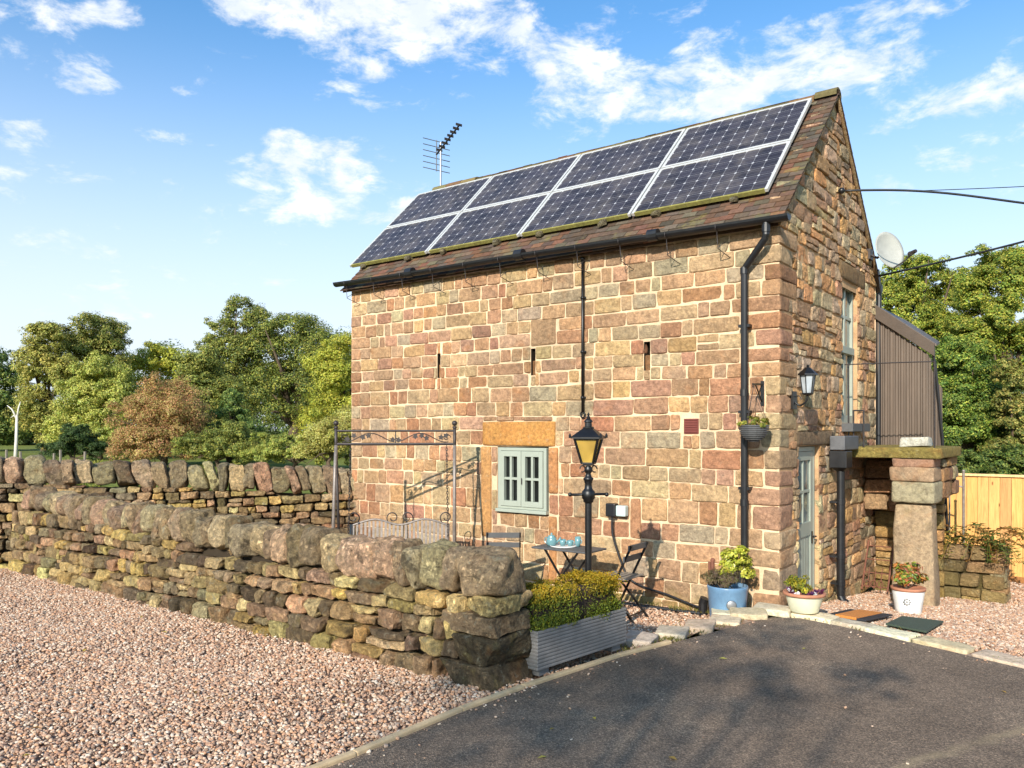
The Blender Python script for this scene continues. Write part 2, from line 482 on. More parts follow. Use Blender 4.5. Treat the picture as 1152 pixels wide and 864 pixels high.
def pv_mat():
    """10 x 6 mono cells with clipped corners, busbars and white back sheet showing between"""
    m, nt = new_mat('solar cells')
    uv = node(nt, 'ShaderNodeTexCoord').outputs['UV']
    s = node(nt, 'ShaderNodeSeparateXYZ', {0: uv})
    fu = math_n(nt, 'ABSOLUTE', math_n(nt, 'SUBTRACT', math_n(nt, 'FRACT', math_n(nt, 'MULTIPLY', s.outputs[0], 10.0)), .5))
    fv = math_n(nt, 'ABSOLUTE', math_n(nt, 'SUBTRACT', math_n(nt, 'FRACT', math_n(nt, 'MULTIPLY', s.outputs[1], 6.0)), .5))
    line = math_n(nt, 'GREATER_THAN', math_n(nt, 'MAXIMUM', fu, fv), .488)
    dia = math_n(nt, 'GREATER_THAN', math_n(nt, 'ADD', fu, fv), .880)
    bb = math_n(nt, 'LESS_THAN', math_n(nt, 'ABSOLUTE', math_n(nt, 'SUBTRACT', fv, .24)), .012)
    msk = math_n(nt, 'MAXIMUM', math_n(nt, 'MULTIPLY', line, .6), dia)
    ci = node(nt, 'ShaderNodeCombineXYZ', {0: math_n(nt, 'FLOOR', math_n(nt, 'MULTIPLY', s.outputs[0], 10.0)), 1: math_n(nt, 'FLOOR', math_n(nt, 'MULTIPLY', s.outputs[1], 6.0)),
                                           2: node(nt, 'ShaderNodeObjectInfo').outputs['Random']})
    wn = node(nt, 'ShaderNodeTexWhiteNoise', {'Vector': ci.outputs[0]}).outputs[0]
    cell = ramp(nt, wn, [(0, tuple(lin((40, 37, 42)))), (1, tuple(lin((58, 54, 60))))])
    col = mixc(nt, math_n(nt, 'MULTIPLY', bb, .3), cell, (*lin((150, 150, 165)), 1))
    col = mixc(nt, msk, col, (*lin((168, 168, 172)), 1))
    dirt = noise(nt, objco(nt), 3, 7, .65)
    col = mixc(nt, math_n(nt, 'MULTIPLY', smooth(nt, dirt, .4, .75), .22), col, (*lin((150, 140, 128)), 1))
    finish(nt, col, math_n(nt, 'MULTIPLY_ADD', dirt, .3, .2), None, 0, .01, .3, .22)
    return m


M['pv'] = pv_mat()
M['moss_frame'] = plain('moss grown frame', (128, 122, 62), .9, 0, .4, 22, .9)


def glass_mat(name='window glass', rgb=(18, 20, 20), rough=.04, alpha=1):
    m, nt = new_mat(name); c = lin(rgb)
    n = noise(nt, objco(nt), 3.0, 2)
    col = ramp(nt, n, [(.35, tuple(c * .5)), (.65, tuple(c * 1.8))])
    finish(nt, col, rough, noise(nt, objco(nt), 5.0, 2), 0, .02, .25, .7, {'Transmission Weight': 1 - alpha} if alpha < 1 else None)
    return m


M['glass'] = glass_mat()
M['lamp_glass'] = glass_mat('amber lamp glass', (200, 168, 84), .2, .45)
M['clear_lamp'] = glass_mat('pale lamp glass', (150, 156, 160), .1)
M['upper_glass'] = glass_mat('upper window glass', (92, 100, 96), .06)


def asphalt_mat():
    m, nt = new_mat('asphalt'); co = objco(nt)
    big = noise(nt, co, .55, 6, .6, .5); mid = noise(nt, co, 3.5, 6, .65); fine = noise(nt, co, 150, 3, .75); agg = node(nt, 'ShaderNodeTexVoronoi', {'Vector': co, 'Scale': 130.0})
    c = ramp(nt, math_n(nt, 'ADD', math_n(nt, 'MULTIPLY', big, .6), math_n(nt, 'MULTIPLY', mid, .4)),
             [(.3, tuple(lin((96, 82, 69)))), (.52, tuple(lin((121, 104, 88)))), (.72, tuple(lin((150, 131, 110))))])
    ag = node(nt, 'ShaderNodeSeparateColor', {0: agg.outputs['Color']}).outputs[0]
    c = mixc(nt, 1.0, c, ramp(nt, ag, [(0, (.5, .5, .5)), (.6, (1.0, 1.0, 1.0)), (1, (1.9, 1.85, 1.75))]), 'MULTIPLY')
    # pale washed-out dust trail near the drive's far side
    p = node(nt, 'ShaderNodeSeparateXYZ', {0: co})
    nx = noise(nt, co, 2.5, 4)
    line = math_n(nt, 'SUBTRACT', math_n(nt, 'ADD', p.outputs[0], math_n(nt, 'MULTIPLY', nx, .25)), math_n(nt, 'MULTIPLY_ADD', p.outputs[1], .42, 3.46))
    dust = math_n(nt, 'MULTIPLY', smooth(nt, math_n(nt, 'ABSOLUTE', line), .07, .0), smooth(nt, noise(nt, co, 1.1, 3), .3, .55))
    dust = math_n(nt, 'MULTIPLY', dust, math_n(nt, 'GREATER_THAN', p.outputs[0], 1.6))
    c = mixc(nt, math_n(nt, 'MULTIPLY', dust, .5), c, (*lin((164, 144, 112)), 1))
    h = math_n(nt, 'ADD', agg.outputs['Distance'], math_n(nt, 'MULTIPLY', fine, .6))
    finish(nt, c, .85, h, 0, .008, .7, .3)
    return m


M['asphalt'] = asphalt_mat()


def gravel_mat(name, inst=True):
    m, nt = new_mat(name); co = objco(nt)
    if inst:
        r = node(nt, 'ShaderNodeObjectInfo').outputs['Random']
        n = noise(nt, co, 40, 3)
    else:
        v = node(nt, 'ShaderNodeTexVoronoi', {'Vector': co, 'Scale': 48.0})
        r = node(nt, 'ShaderNodeSeparateColor', {0: v.outputs['Color']}).outputs[0]
        n = noise(nt, co, 80, 3)
    pal = [(188, 150, 122), (204, 172, 144), (164, 122, 98), (214, 194, 170), (178, 138, 112), (142, 110, 92), (222, 208, 190), (196, 154, 120), (116, 92, 78), (196, 144, 106), (208, 180, 156), (166, 146, 130)]
    st = [(i / len(pal), tuple((lin(c) * .76 + .24 * lin((200, 166, 138))) * .98)) for i, c in enumerate(pal)]
    n_ = node(nt, 'ShaderNodeValToRGB', {0: r}); n_.color_ramp.interpolation = 'CONSTANT'
    e = n_.color_ramp.elements
    while len(e) < len(st): e.new(.5)
    for i, (p, c) in enumerate(st): e[i].position = p; e[i].color = (*c, 1)
    col = mixc(nt, 1.0, n_.outputs[0], ramp(nt, n, [(.3, (.75, .74, .72)), (.7, (1.1, 1.1, 1.1))]), 'MULTIPLY')
    if not inst:
        col = mixc(nt, .55, col, (*lin((110, 84, 68)), 1))
    finish(nt, col, .7, n, 0, .003, .4, .35)
    return m


M['pebble'] = gravel_mat('pebble stone')
M['gravelbed'] = gravel_mat('gravel bed', False)


def field_mat():
    m, nt = new_mat('pasture'); co = objco(nt)
    a = noise(nt, co, .25, 6); b = noise(nt, co, 6, 6, .7)
    c = ramp(nt, math_n(nt, 'ADD', math_n(nt, 'MULTIPLY', a, .6), math_n(nt, 'MULTIPLY', b, .4)),
             [(.3, tuple(lin((76, 84, 38)))), (.55, tuple(lin((116, 122, 52)))), (.75, tuple(lin((142, 138, 70))))])
    finish(nt, c, .95, b, 0, .05, .8, .2)
    return m


M['field'] = field_mat()

# ------------------------------------------------------------------ stone machinery
def rtemplate(seg):
    """faces and unit-cube verts of a subdivided cube with denser edges"""
    vid = {}; verts = []; faces = []
    def key(p): return tuple(round(x, 5) for x in p)
    def vi(p):
        k = key(p)
        if k not in vid: vid[k] = len(verts); verts.append(p)
        return vid[k]
    n = len(seg) - 1
    for ax in range(3):
        for sg in (-1, 1):
            u, v = [(1, 2), (2, 0), (0, 1)][ax]
            for i in range(n):
                for j in range(n):
                    q = []
                    for (a, b) in ((i, j), (i + 1, j), (i + 1, j + 1), (i, j + 1)):
                        p = [0, 0, 0]; p[ax] = sg; p[u] = seg[a]; p[v] = seg[b]; q.append(vi(p))
                    faces.append(q if sg > 0 else q[::-1])
    return np.array(verts, float), np.array(faces)


T_FINE = rtemplate([-1, -.86, -.5, 0, .5, .86, 1])
T_MED = rtemplate([-1, -.88, -.3, .3, .88, 1])
T_COPE = rtemplate([-1, -.93, -.75, -.5, -.25, 0, .25, .5, .75, .93, 1])
T_LOW = rtemplate([-1, -.9, 0, .9, 1])


def stones(centers, sizes, radius, amp, rng, tmpl=T_FINE, warp=.07, freq=(5, 16), chop=0):
    """rounded irregular blocks. centers, sizes (N,3) full sizes; radius fraction of the smallest half size"""
    V, F = tmpl; N = len(centers)
    h = np.asarray(sizes)[:, None, :] / 2
    rr = (np.min(h, axis=2, keepdims=True) * (np.asarray(radius).reshape(-1, 1, 1) if np.ndim(radius) else radius))
    p = V[None] * h
    core = np.clip(p, -(h - rr), h - rr)
    d = p - core; L = np.linalg.norm(d, axis=2, keepdims=True)
    p = core + d / np.maximum(L, 1e-9) * rr
    # random trilinear corner shift
    cs = rng.uniform(-1, 1, (N, 8, 3)) * warp
    W = np.stack([(1 + sx * V[:, 0]) * (1 + sy * V[:, 1]) * (1 + sz * V[:, 2]) / 8 for sx in (-1, 1) for sy in (-1, 1) for sz in (-1, 1)], 1)
    p = p + np.einsum('vk,nkc->nvc', W, cs) * np.minimum(h, 1.3 * np.min(h, axis=2, keepdims=True)) * 2 * .8
    # broken faces: planes that knock corners and edges off
    for k in range(chop):
        nn = rng.normal(size=(N, 1, 3)); nn[..., 1] = -np.abs(nn[..., 1]) if k < chop - 1 else nn[..., 1]
        nn /= np.linalg.norm(nn, axis=2, keepdims=True)
        sup = np.sum(np.abs(nn) * h, 2); off = sup * rng.uniform(.66, .90, (N, 1))
        q = np.einsum('nvc,nc->nv', p, nn[:, 0]) - off
        p = p - nn * np.maximum(q, 0)[:, :, None]
    # lumps
    disp = np.zeros((N, len(V)))
    for k in range(7):
        fr = rng.uniform(*freq, (N, 1)) * (1 + k * .45)
        dr = rng.normal(size=(N, 3)); dr /= np.linalg.norm(dr, axis=1, keepdims=True)
        disp += np.sin(np.einsum('nvc,nc->nv', p, dr) * fr * 2 + rng.uniform(0, 6.28, (N, 1))) / (1 + k * .55)
    nrm = p / np.maximum(np.linalg.norm(p / np.maximum(h, 1e-6), axis=2, keepdims=True), 1e-6) / np.maximum(h, 1e-6)
    nrm = d / np.maximum(L, 1e-9)
    am = amp if np.ndim(amp) else np.full(N, amp)
    p = p + nrm * (disp * am[:, None])[:, :, None] * .4
    return p + np.asarray(centers)[:, None, :], F


def pick(pal, N, rng, jit=.12):
    P = np.array([lin(c) for c in pal]); c = P[rng.integers(0, len(pal), N)]
    return np.clip(c * (1 + rng.normal(0, jit, (N, 1))) * (1 + rng.normal(0, .04, (N, 3))), .01, .9)


def subtract(rects, holes, mn=.035):
    out = []
    for r in rects:
        q = [r]
        for (a0, a1, b0, b1) in holes:
            nq = []
            for (x0, x1, z0, z1) in q:
                if x1 <= a0 or x0 >= a1 or z1 <= b0 or z0 >= b1: nq.append((x0, x1, z0, z1)); continue
                if x0 < a0: nq.append((x0, a0, z0, z1))
                if x1 > a1: nq.append((a1, x1, z0, z1))
                xa, xb = max(x0, a0), min(x1, a1)
                if z0 < b0: nq.append((xa, xb, z0, b0))
                if z1 > b1: nq.append((xa, xb, b1, z1))
            q = nq
        out += [t for t in q if t[1] - t[0] > mn and t[3] - t[2] > mn]
    return out


def courses(x0, x1, z0, z1, hfun, wlo, whi, rng, split=.08):
    rects = []; z = z0
    while z < z1 - .04:
        h = hfun(z)
        if z + h > z1 - .07: h = z1 - z
        x = x0
        while x < x1 - .01:
            w = rng.uniform(wlo, whi) if rng.random() > .25 else rng.uniform(wlo, (wlo + whi) / 2)
            w = max(w, h * .6)
            if x + w > x1 - wlo * .7: w = x1 - x
            if rng.random() < split and h > .13:
                k = rng.uniform(.4, .6); rects += [(x, x + w, z, z + h * k), (x, x + w, z + h * k, z + h)]
            else:
                rects.append((x, x + w, z, z + h))
            x += w
        z += h
    return rects


# ------------------------------------------------------------------ ground
def G(x, y):
    """height of the yard"""
    if x < -.45: return -.18 * min(1, max(0, (y + 3.4) / 2.6))
    return -.3 * min(1.6, max(0, (y + .5) / 2.9))


def H(x, y):
    z = G(x, y) - .05
    # beyond the back wall the pasture lies higher
    s = ((x + 8.75) * (-.84) + (y + 3.75) * .54)
    k = min(1, max(0, (s - .1) / 7.0))
    z = z * (1 - k) + .66 * k * (1 if s < 60 else 1)
    # right hand side behind the fence
    k2 = min(1, max(0, (y - 7) / 12)) * (1 - k)
    return z * (1 - k2) + (-.2) * k2


def build_ground():
    def axis(c, near, far):
        a = list(np.arange(-near, near + .01, .5)); s = .5; x = near
        while x < far: s *= 1.35; x += s; a.append(x); a.insert(0, -x)
        return [c + t for t in a]
    xs = axis(-2, 11, 1600); ys = axis(0, 12, 1600)
    mb = MB()
    v = [(x, y, H(x, y)) for y in ys for x in xs]; n = len(xs)
    f = [(j * n + i, j * n + i + 1, (j + 1) * n + i + 1, (j + 1) * n + i) for j in range(len(ys) - 1) for i in range(n - 1)]
    mb.add(v, f)
    kind(mb.build('ground', M['field'], smooth=True), 'structure', 'green pasture and earth around the yard')
    # asphalt drive
    pts = EDGE_L + EDGE_R + [(9, -4.3), (16, -9), (16, -30), (-1.8, -30), (-1.0, -9.5)]
    mb = MB(); mb.prism([(x, y, -.05) for x, y in pts], (0, 0, .05))
    kind(mb.build('driveway', M['asphalt']), 'structure', 'worn dark asphalt drive')


EDGE_L = [(-.72, -6.2), (-.614, -5.19), (-.60, -4.3), (-.545, -3.69), (-.40, -2.57), (-.24, -1.9), (-.10, -1.3), (.02, -.75), (.10, -.53)]
EDGE_R = [(.33, -.40), (.75, -.5), (1.2, -.66), (2.2, -1.03), (4.5, -2.0)]
build_ground()


def bed(name, x0, x1, y0, y1, step, inside):
    mb = MB(); xs = np.arange(x0, x1 + step / 2, step); ys = np.arange(y0, y1 + step / 2, step)
    n = len(xs); v = [(x, y, G(x, y) - .012) for y in ys for x in xs]; f = []
    for j in range(len(ys) - 1):
        for i in range(n - 1):
            if inside(xs[i] + step / 2, ys[j] + step / 2): f.append((j * n + i, j * n + i + 1, (j + 1) * n + i + 1, (j + 1) * n + i))
    mb.add(v, f)
    return kind(mb.build(name, M['gravelbed'], smooth=True), 'structure')


def edge_x(y):
    P = [(-1.8, -30), (-.72, -6.2)] + EDGE_L[1:]
    for (xa, ya), (xb, yb) in zip(P, P[1:]):
        if ya <= y <= yb: return xa + (xb - xa) * (y - ya) / (yb - ya)
    return -.5


def edge_y(x):
    P = EDGE_R + [(9, -4.3)]
    for (xa, ya), (xb, yb) in zip(P, P[1:]):
        if xa <= x <= xb: return ya + (yb - ya) * (x - xa) / (xb - xa)
    return -.4


bed('gravel_yard', -14, -.5, -12, -3.2, .25, lambda x, y: x < edge_x(y) - .0)
bed('gravel_terrace', -9, 0.0, -3.5, .1, .25, lambda x, y: x < edge_x(y) - .06)
bed('gravel_court', .0, 7, -3.6, 6.5, .25, lambda x, y: y > edge_y(x) + .05)

# pebble shapes
peb_col = bpy.data.collections.new('pebble_shapes')
_pv, _pf = rtemplate([-1, -.5, .5, 1])
for i in range(7):
    r_ = np.random.default_rng(100 + i)
    c, s_ = np.zeros((1, 3)), np.array([[1.0, r_.uniform(.62, .95), r_.uniform(.42, .7)]])
    v, F = stones(c, s_, .8, .03, r_, tmpl=(_pv, _pf), warp=.16, freq=(2, 4))
    mb = MB(); mb.add(v[0], [tuple(q) for q in F]); po = mb.build('pebble', M['pebble'], smooth=True)
    COL.objects.unlink(po); peb_col.objects.link(po)


def scatter(name, pts, smin, smax, label):
    me = bpy.data.meshes.new(name); me.from_pydata(pts.tolist(), [], []); me.materials.append(M['pebble'])
    o = bpy.data.objects.new(name, me); COL.objects.link(o); kind(o, 'stuff', label)
    ng = bpy.data.node_groups.new(name, 'GeometryNodeTree')
    ng.interface.new_socket('Geometry', in_out='INPUT', socket_type='NodeSocketGeometry')
    ng.interface.new_socket('Geometry', in_out='OUTPUT', socket_type='NodeSocketGeometry')
    gi = node(ng, 'NodeGroupInput'); go = node(ng, 'NodeGroupOutput')
    ci = node(ng, 'GeometryNodeCollectionInfo'); ci.inputs['Collection'].default_value = peb_col
    ci.inputs['Separate Children'].default_value = True; ci.inputs['Reset Children'].default_value = True
    rr = node(ng, 'FunctionNodeRandomValue', data_type='FLOAT_VECTOR')
    rr.inputs[0].default_value = (-.5, -.5, 0); rr.inputs[1].default_value = (.5, .5, 6.28)
    rs = node(ng, 'FunctionNodeRandomValue', data_type='FLOAT'); rs.inputs[2].default_value = smin ** .5; rs.inputs[3].default_value = smax ** .5
    rs.inputs['Seed'].default_value = 3
    sq = node(ng, 'ShaderNodeMath', {0: rs.outputs[1], 1: rs.outputs[1]}, operation='MULTIPLY')
    ip = node(ng, 'GeometryNodeInstanceOnPoints', {'Points': gi.outputs[0], 'Instance': ci.outputs[0], 'Rotation': rr.outputs[0], 'Scale': sq.outputs[0]})
    ip.inputs['Pick Instance'].default_value = True
    ng.links.new(ip.outputs[0], go.inputs[0])
    md = o.modifiers.new('scatter', 'NODES'); md.node_group = ng
    return o


def visible(P, pad=380):
    d = P - CAM; z = d @ np.array([-math.sin(YAW), math.cos(YAW), 0]); x = d @ np.array([math.cos(YAW), math.sin(YAW), 0])
    px = 576 + 900 * x / z; py = 484 - 900 * (P[:, 2] - CAM[2]) / z
    return (z > 1) & (px > -pad) & (px < 1152 + pad) & (py < 864 + pad * .6)


def scatter_region(name, x0, x1, y0, y1, dens, inside, smin, smax, label, lift=.004):
    n = int((x1 - x0) * (y1 - y0) * dens); r = np.random.default_rng(len(name) + n)
    x = r.uniform(x0, x1, n); y = r.uniform(y0, y1, n)
    ok = np.array([inside(a, b) for a, b in zip(x, y)])
    ok &= r.random(n) < .80 + .35 * np.sin(x * 1.7 + y * .6) * np.sin(y * 2.1 - x * .8 + 1)
    P = np.stack([x, y, np.array([G(a, b) for a, b in zip(x, y)]) + r.uniform(-.008, .006, n) + lift], 1)
    P = P[ok & visible(P)]
    return scatter(name, P, smin, smax, label)


scatter_region('yard_gravel', -11.5, -.5, -8.2, -3.5, 5600, lambda x, y: x < edge_x(y) + (.0 if random.random() > .06 else .08), .006, .029, 'pinkish tan loose gravel in front of the long wall')
scatter_region('terrace_gravel', -4.5, 0.0, -3.4, 0.0, 3200, lambda x, y: x < edge_x(y) - .1 and (y < -2.2 or x < -.55), .008, .032, 'reddish gravel of the terrace below the house wall')
scatter_region('court_gravel', .05, 5.6, -2.4, 5.9, 3000, lambda x, y: y > edge_y(x) + .2, .008, .033, 'pale pinkish gravel beside the landing')

# ------------------------------------------------------------------ house
EH = 3.93; W_ = 4.06; L_ = 6.52; RIDGE_Y = 2.02
SL = .945; ZR = 3.91
def roof_z(y): return ZR + SL * (y + .12)
house = thing('stone_barn', 'two storey barn of pinkish sandstone blocks under a tiled roof', 'house', (-3.26, 2.03, -.25))
rng = np.random.default_rng(11)
F_PAL = [(174, 140, 106), (168, 132, 102), (164, 126, 96), (166, 146, 114), (164, 150, 122), (178, 150, 112), (168, 124, 92), (156, 114, 84), (148, 116, 92), (178, 154, 116), (168, 142, 110), (172, 136, 106), (164, 134, 106), (160, 146, 120), (176, 142, 102), (164, 130, 104), (172, 146, 114), (180, 148, 106)]
WIN = (-3.70, -2.885, .735, 1.60); LINT = (-3.94, -2.78, 1.60, 1.925)
JL = (-3.97, -3.79, .40, 1.60); JR1 = (-2.885, -2.74, 1.02, 1.60); JR2 = (-2.885, -2.76, -.1, .74)
VENTS = [(-4.76, -4.70, 2.53, 2.87), (-3.16, -3.09, 2.50, 2.84), (-1.565, -1.485, 2.49, 2.82)]
AIRB = (-1.075, -.885, 1.76, 1.945)
holes_f = [WIN] + VENTS
blocked = [WIN, LINT, JL, JR1, JR2, AIRB] + VENTS


def wall_mesh(mb, u0, u1, z0, z1, holes, to3, depth, deep=()):
    """mortar face with real openings and their reveals; to3(u, n, z) gives a point, n into the wall"""
    deep = list(deep); shallow = list(holes); holes = shallow + deep
    us = sorted(set([u0, u1] + [h[0] for h in holes] + [h[1] for h in holes])); zs = sorted(set([z0, z1] + [h[2] for h in holes] + [h[3] for h in holes]))
    for a, b in zip(us, us[1:]):
        for c, d in zip(zs, zs[1:]):
            um, zm = (a + b) / 2, (c + d) / 2
            if any(h[0] < um < h[1] and h[2] < zm < h[3] for h in holes): continue
            mb.poly([to3(a, 0, c), to3(b, 0, c), to3(b, 0, d), to3(a, 0, d)])
    d0 = depth
    for (a, b, c, d) in holes:
        depth = .62 if (a, b, c, d) in deep else d0
        if deep: mb.mi = 2 if (a, b, c, d) in deep else 0  # deep slits take the dark core colour as painted shade
        mb.poly([to3(a, 0, c), to3(a, depth, c), to3(a, depth, d), to3(a, 0, d)])
        mb.poly([to3(b, 0, c), to3(b, depth, c), to3(b, depth, d), to3(b, 0, d)])
        mb.poly([to3(a, 0, c), to3(b, 0, c), to3(b, depth, c), to3(a, depth, c)])
        mb.poly([to3(a, 0, d), to3(b, 0, d), to3(b, depth, d), to3(a, depth, d)])
        mb.poly([to3(a, depth, c), to3(b, depth, c), to3(b, depth, d), to3(a, depth, d)])


# front wall
mb = MB()
tf = lambda u, n, z: (u, .012 + n, z)
wall_mesh(mb, -L_, -.012, -.3, EH, [WIN], tf, .22, VENTS)
mb.mi = 0
mb.poly([(-L_, .012, -.3), (-L_, W_, -.3), (-L_, W_, EH), (-L_, .012, EH)])
mb.poly([(-L_, W_, -.3), (0, W_, -.3), (0, W_, EH), (-L_, W_, EH)])
mb.poly([(-L_, .012, EH), (-L_, W_, EH), (-L_, RIDGE_Y, roof_z(RIDGE_Y) - .06)])
mb.mi = 1
def hf(z):
    return rng.uniform(.19, .27) if z < 1.1 else (rng.uniform(.165, .215) if z < 2.2 else rng.uniform(.145, .185))
R = []; tall = []; z = -.3; prev = []
cz = [z]
while cz[-1] < EH - .02:
    h = hf(cz[-1]); nz_ = cz[-1] + h
    cz.append(EH - .02 if nz_ > EH - .12 else nz_)
for k in range(len(cz) - 1):
    u = -L_; row = []
    while u < -.001:
        hi_w = .44 if u < -3.8 else .54
        w = rng.uniform(.14, hi_w) if rng.random() > .3 else rng.uniform(.12, .27)
        if u + w > -.16: w = -u
        if rng.random() < .006 and k < len(cz) - 2 and w < .4 and u + w < -.2: tall.append((u, u + w, cz[k], cz[k + 1] + (cz[k + 2] - cz[k + 1])))
        elif rng.random() < .008 and w > .2: q = cz[k] + (cz[k + 1] - cz[k]) * rng.uniform(.4, .6); row += [(u, u + w, cz[k], q), (u, u + w, q, cz[k + 1])]
        else: row.append((u, u + w, cz[k], cz[k + 1]))
        u += w
    R += row
R = subtract(R, tall, .05) + tall
R = subtract(R, blocked, .05)
R = [r for r in R]
C_, S_, endq = [], [], []
for i, (x0, x1, z0, z1) in enumerate(R):
    g_ = rng.uniform(.007, .016); gz_ = rng.uniform(.006, .014)
    corner = x1 > -.001
    dep = rng.choice([.22, .3, .42, .55]) if corner else .12
    pro = rng.uniform(.004, .010) if corner else rng.uniform(-.004, .010)
    C_.append(((x0 + x1) / 2 + (g_ / 2 if corner else 0), dep / 2 - pro, (z0 + z1) / 2 + .010 * math.sin(x0 * 1.9 + z0 * 5) + rng.uniform(-.003, .003))); S_.append((x1 - x0 - g_ * (0 if corner else 1), dep, z1 - z0 - gz_))
    if corner: endq.append((0, dep, z0, z1))
tint = pick(F_PAL, len(C_), rng, .11) 
tint = (tint * .86 + tint.mean(0) * .14) * np.array([1.03, 1.0, .99])
v, F = stones(np.array(C_), np.array(S_), .34, .007, rng, T_FINE, .05, (6, 20))
mb.grid_faces(v, F, tint)
mb.build('wall', [M['mortar'], M['facade'], M['core']], house, smooth=False)

# added brown stones standing in for the sunlit lower half of each slit
for i, (a, b_, c, d) in enumerate(VENTS):
    v, F = stones(np.array([[(a + b_) / 2, .13, c + (d - c) * .27]]), np.array([[b_ - a + .01, .16, (d - c) * .54]]), .3, .01, rng, T_MED, .1, (8, 20))
    q = MB(); q.grid_faces(v, F, lin((128, 92, 60))[None]); q.build('slit_lit_foot', M['facade'], house)

# dressed stones round the window
def dressed(rect, col, name='lintel', dep=.16, pro=.014, par=house, mat='smooth_stone', seed=1):
    x0, x1, z0, z1 = rect; r = np.random.default_rng(seed)
    v, F = stones(np.array([[(x0 + x1) / 2, dep / 2 - pro, (z0 + z1) / 2]]), np.array([[x1 - x0 - .012, dep, z1 - z0 - .012]]), .22, .004, r, T_FINE, .02, (3, 9))
    b = MB(); b.grid_faces(v, F, lin(col)[None]); return b.build(name, M[mat], par, smooth=True)
dressed(LINT, (178, 128, 70), 'lintel', seed=3)['label'] = 'big orange sandstone lintel over the window'
dressed(JL, (180, 134, 84), 'jamb_stone', seed=4)
dressed(JR1, (170, 120, 78), 'jamb_stone', seed=5)
dressed(JR2, (172, 124, 82), 'jamb_stone', seed=6)
# air brick
b = MB(); b.box((AIRB[0] + .01, -.004, AIRB[2] + .01), (AIRB[1] - .01, .06, AIRB[3] - .01))
for k in range(6):
    z = AIRB[2] + .026 + k * .026
    b.box((AIRB[0] + .02, -.012, z), (AIRB[1] - .02, -.003, z + .012))
b.build('air_brick', M['airbrick'], house, bevel=.002)

# gable wall (plane x = 0)
DOOR = (.60, 1.37, -.3, 1.63); UPW = (2.33, 3.10, 1.90, 3.72)
mb = MB()
tg = lambda u, n, z: (-.012 - n, u, z)
wall_mesh(mb, .02, W_, -.4, EH, [DOOR, UPW], tg, .26)
mb.poly([(-.02, .0, EH), (-.02, W_, EH), (-.02, RIDGE_Y, roof_z(RIDGE_Y) - .05)])
mb.poly([(-.02, .02, EH - .3), (-.02, W_, EH - .3), (-.02, W_, EH), (-.02, .02, EH)])
mb.mi = 1
rng = np.random.default_rng(23)
G_PAL = [(178, 140, 104), (170, 134, 102), (160, 130, 104), (174, 148, 112), (164, 146, 120), (182, 140, 96), (154, 120, 94), (178, 156, 122), (184, 142, 98), (146, 124, 102), (168, 146, 116)]
rects = []
z = -.4; k = 0
while z < 6.0:
    h = rng.uniform(.11, .235)
    ymax = W_; y0 = 0.0
    if z > EH - .1:
        zt = z + h * .6
        y0 = max(0.0, (zt - ZR) / SL - .12 + .02); ymax = 2 * RIDGE_Y - y0 - .0
        if ymax - y0 < .12: break
    u = y0
    while u < ymax - .02:
        w = rng.uniform(.14, .50)
        if u + w > ymax - .1: w = ymax - u
        if rng.random() < .18 and h > .12:
            q = rng.uniform(.4, .6); rects += [(u, u + w, z, z + h * q), (u, u + w, z + h * q, z + h)]
        else: rects.append((u, u + w, z, z + h))
        u += w
    z += h
DLINT = (.50, 1.90, 1.63, 1.80); ULINT = (2.2, 3.45, 3.72, 3.95)
hol = [DOOR, UPW, DLINT, ULINT] + [(0, q[1], q[2], q[3]) for q in endq]
rects = subtract(rects, hol, .045)
C_, S_ = [], []
for (a, b_, c, d) in rects:
    g_ = rng.uniform(.004, .018); dep = .2; pro = rng.uniform(-.002, .016)
    C_.append((-dep / 2 + pro, (a + b_) / 2, (c + d) / 2)); S_.append((dep, b_ - a - g_, d - c - g_))
tint = pick(G_PAL, len(C_), rng, .13) * 1.55
v, F = stones(np.array(C_), np.array(S_), .28, .012, rng, T_FINE, .085, (7, 22), 2)
mb.grid_faces(v, F, tint)
mb.build('gable_wall', [M['mortar_gable'], M['gable']], house)


def dressed_g(rect, col, dep=.22, pro=.012, seed=1, mat='gable'):
    a, b_, c, d = rect; r = np.random.default_rng(seed)
    v, F = stones(np.array([[-dep / 2 + pro, (a + b_) / 2, (c + d) / 2]]), np.array([[dep, b_ - a - .01, d - c - .01]]), .25, .010, r, T_FINE, .03, (4, 10))
    b = MB(); b.grid_faces(v, F, lin(col)[None]); return b.build('lintel', M[mat], house, smooth=True)
dressed_g(DLINT, (140, 118, 92), seed=8); dressed_g(ULINT, (150, 122, 88), seed=9)

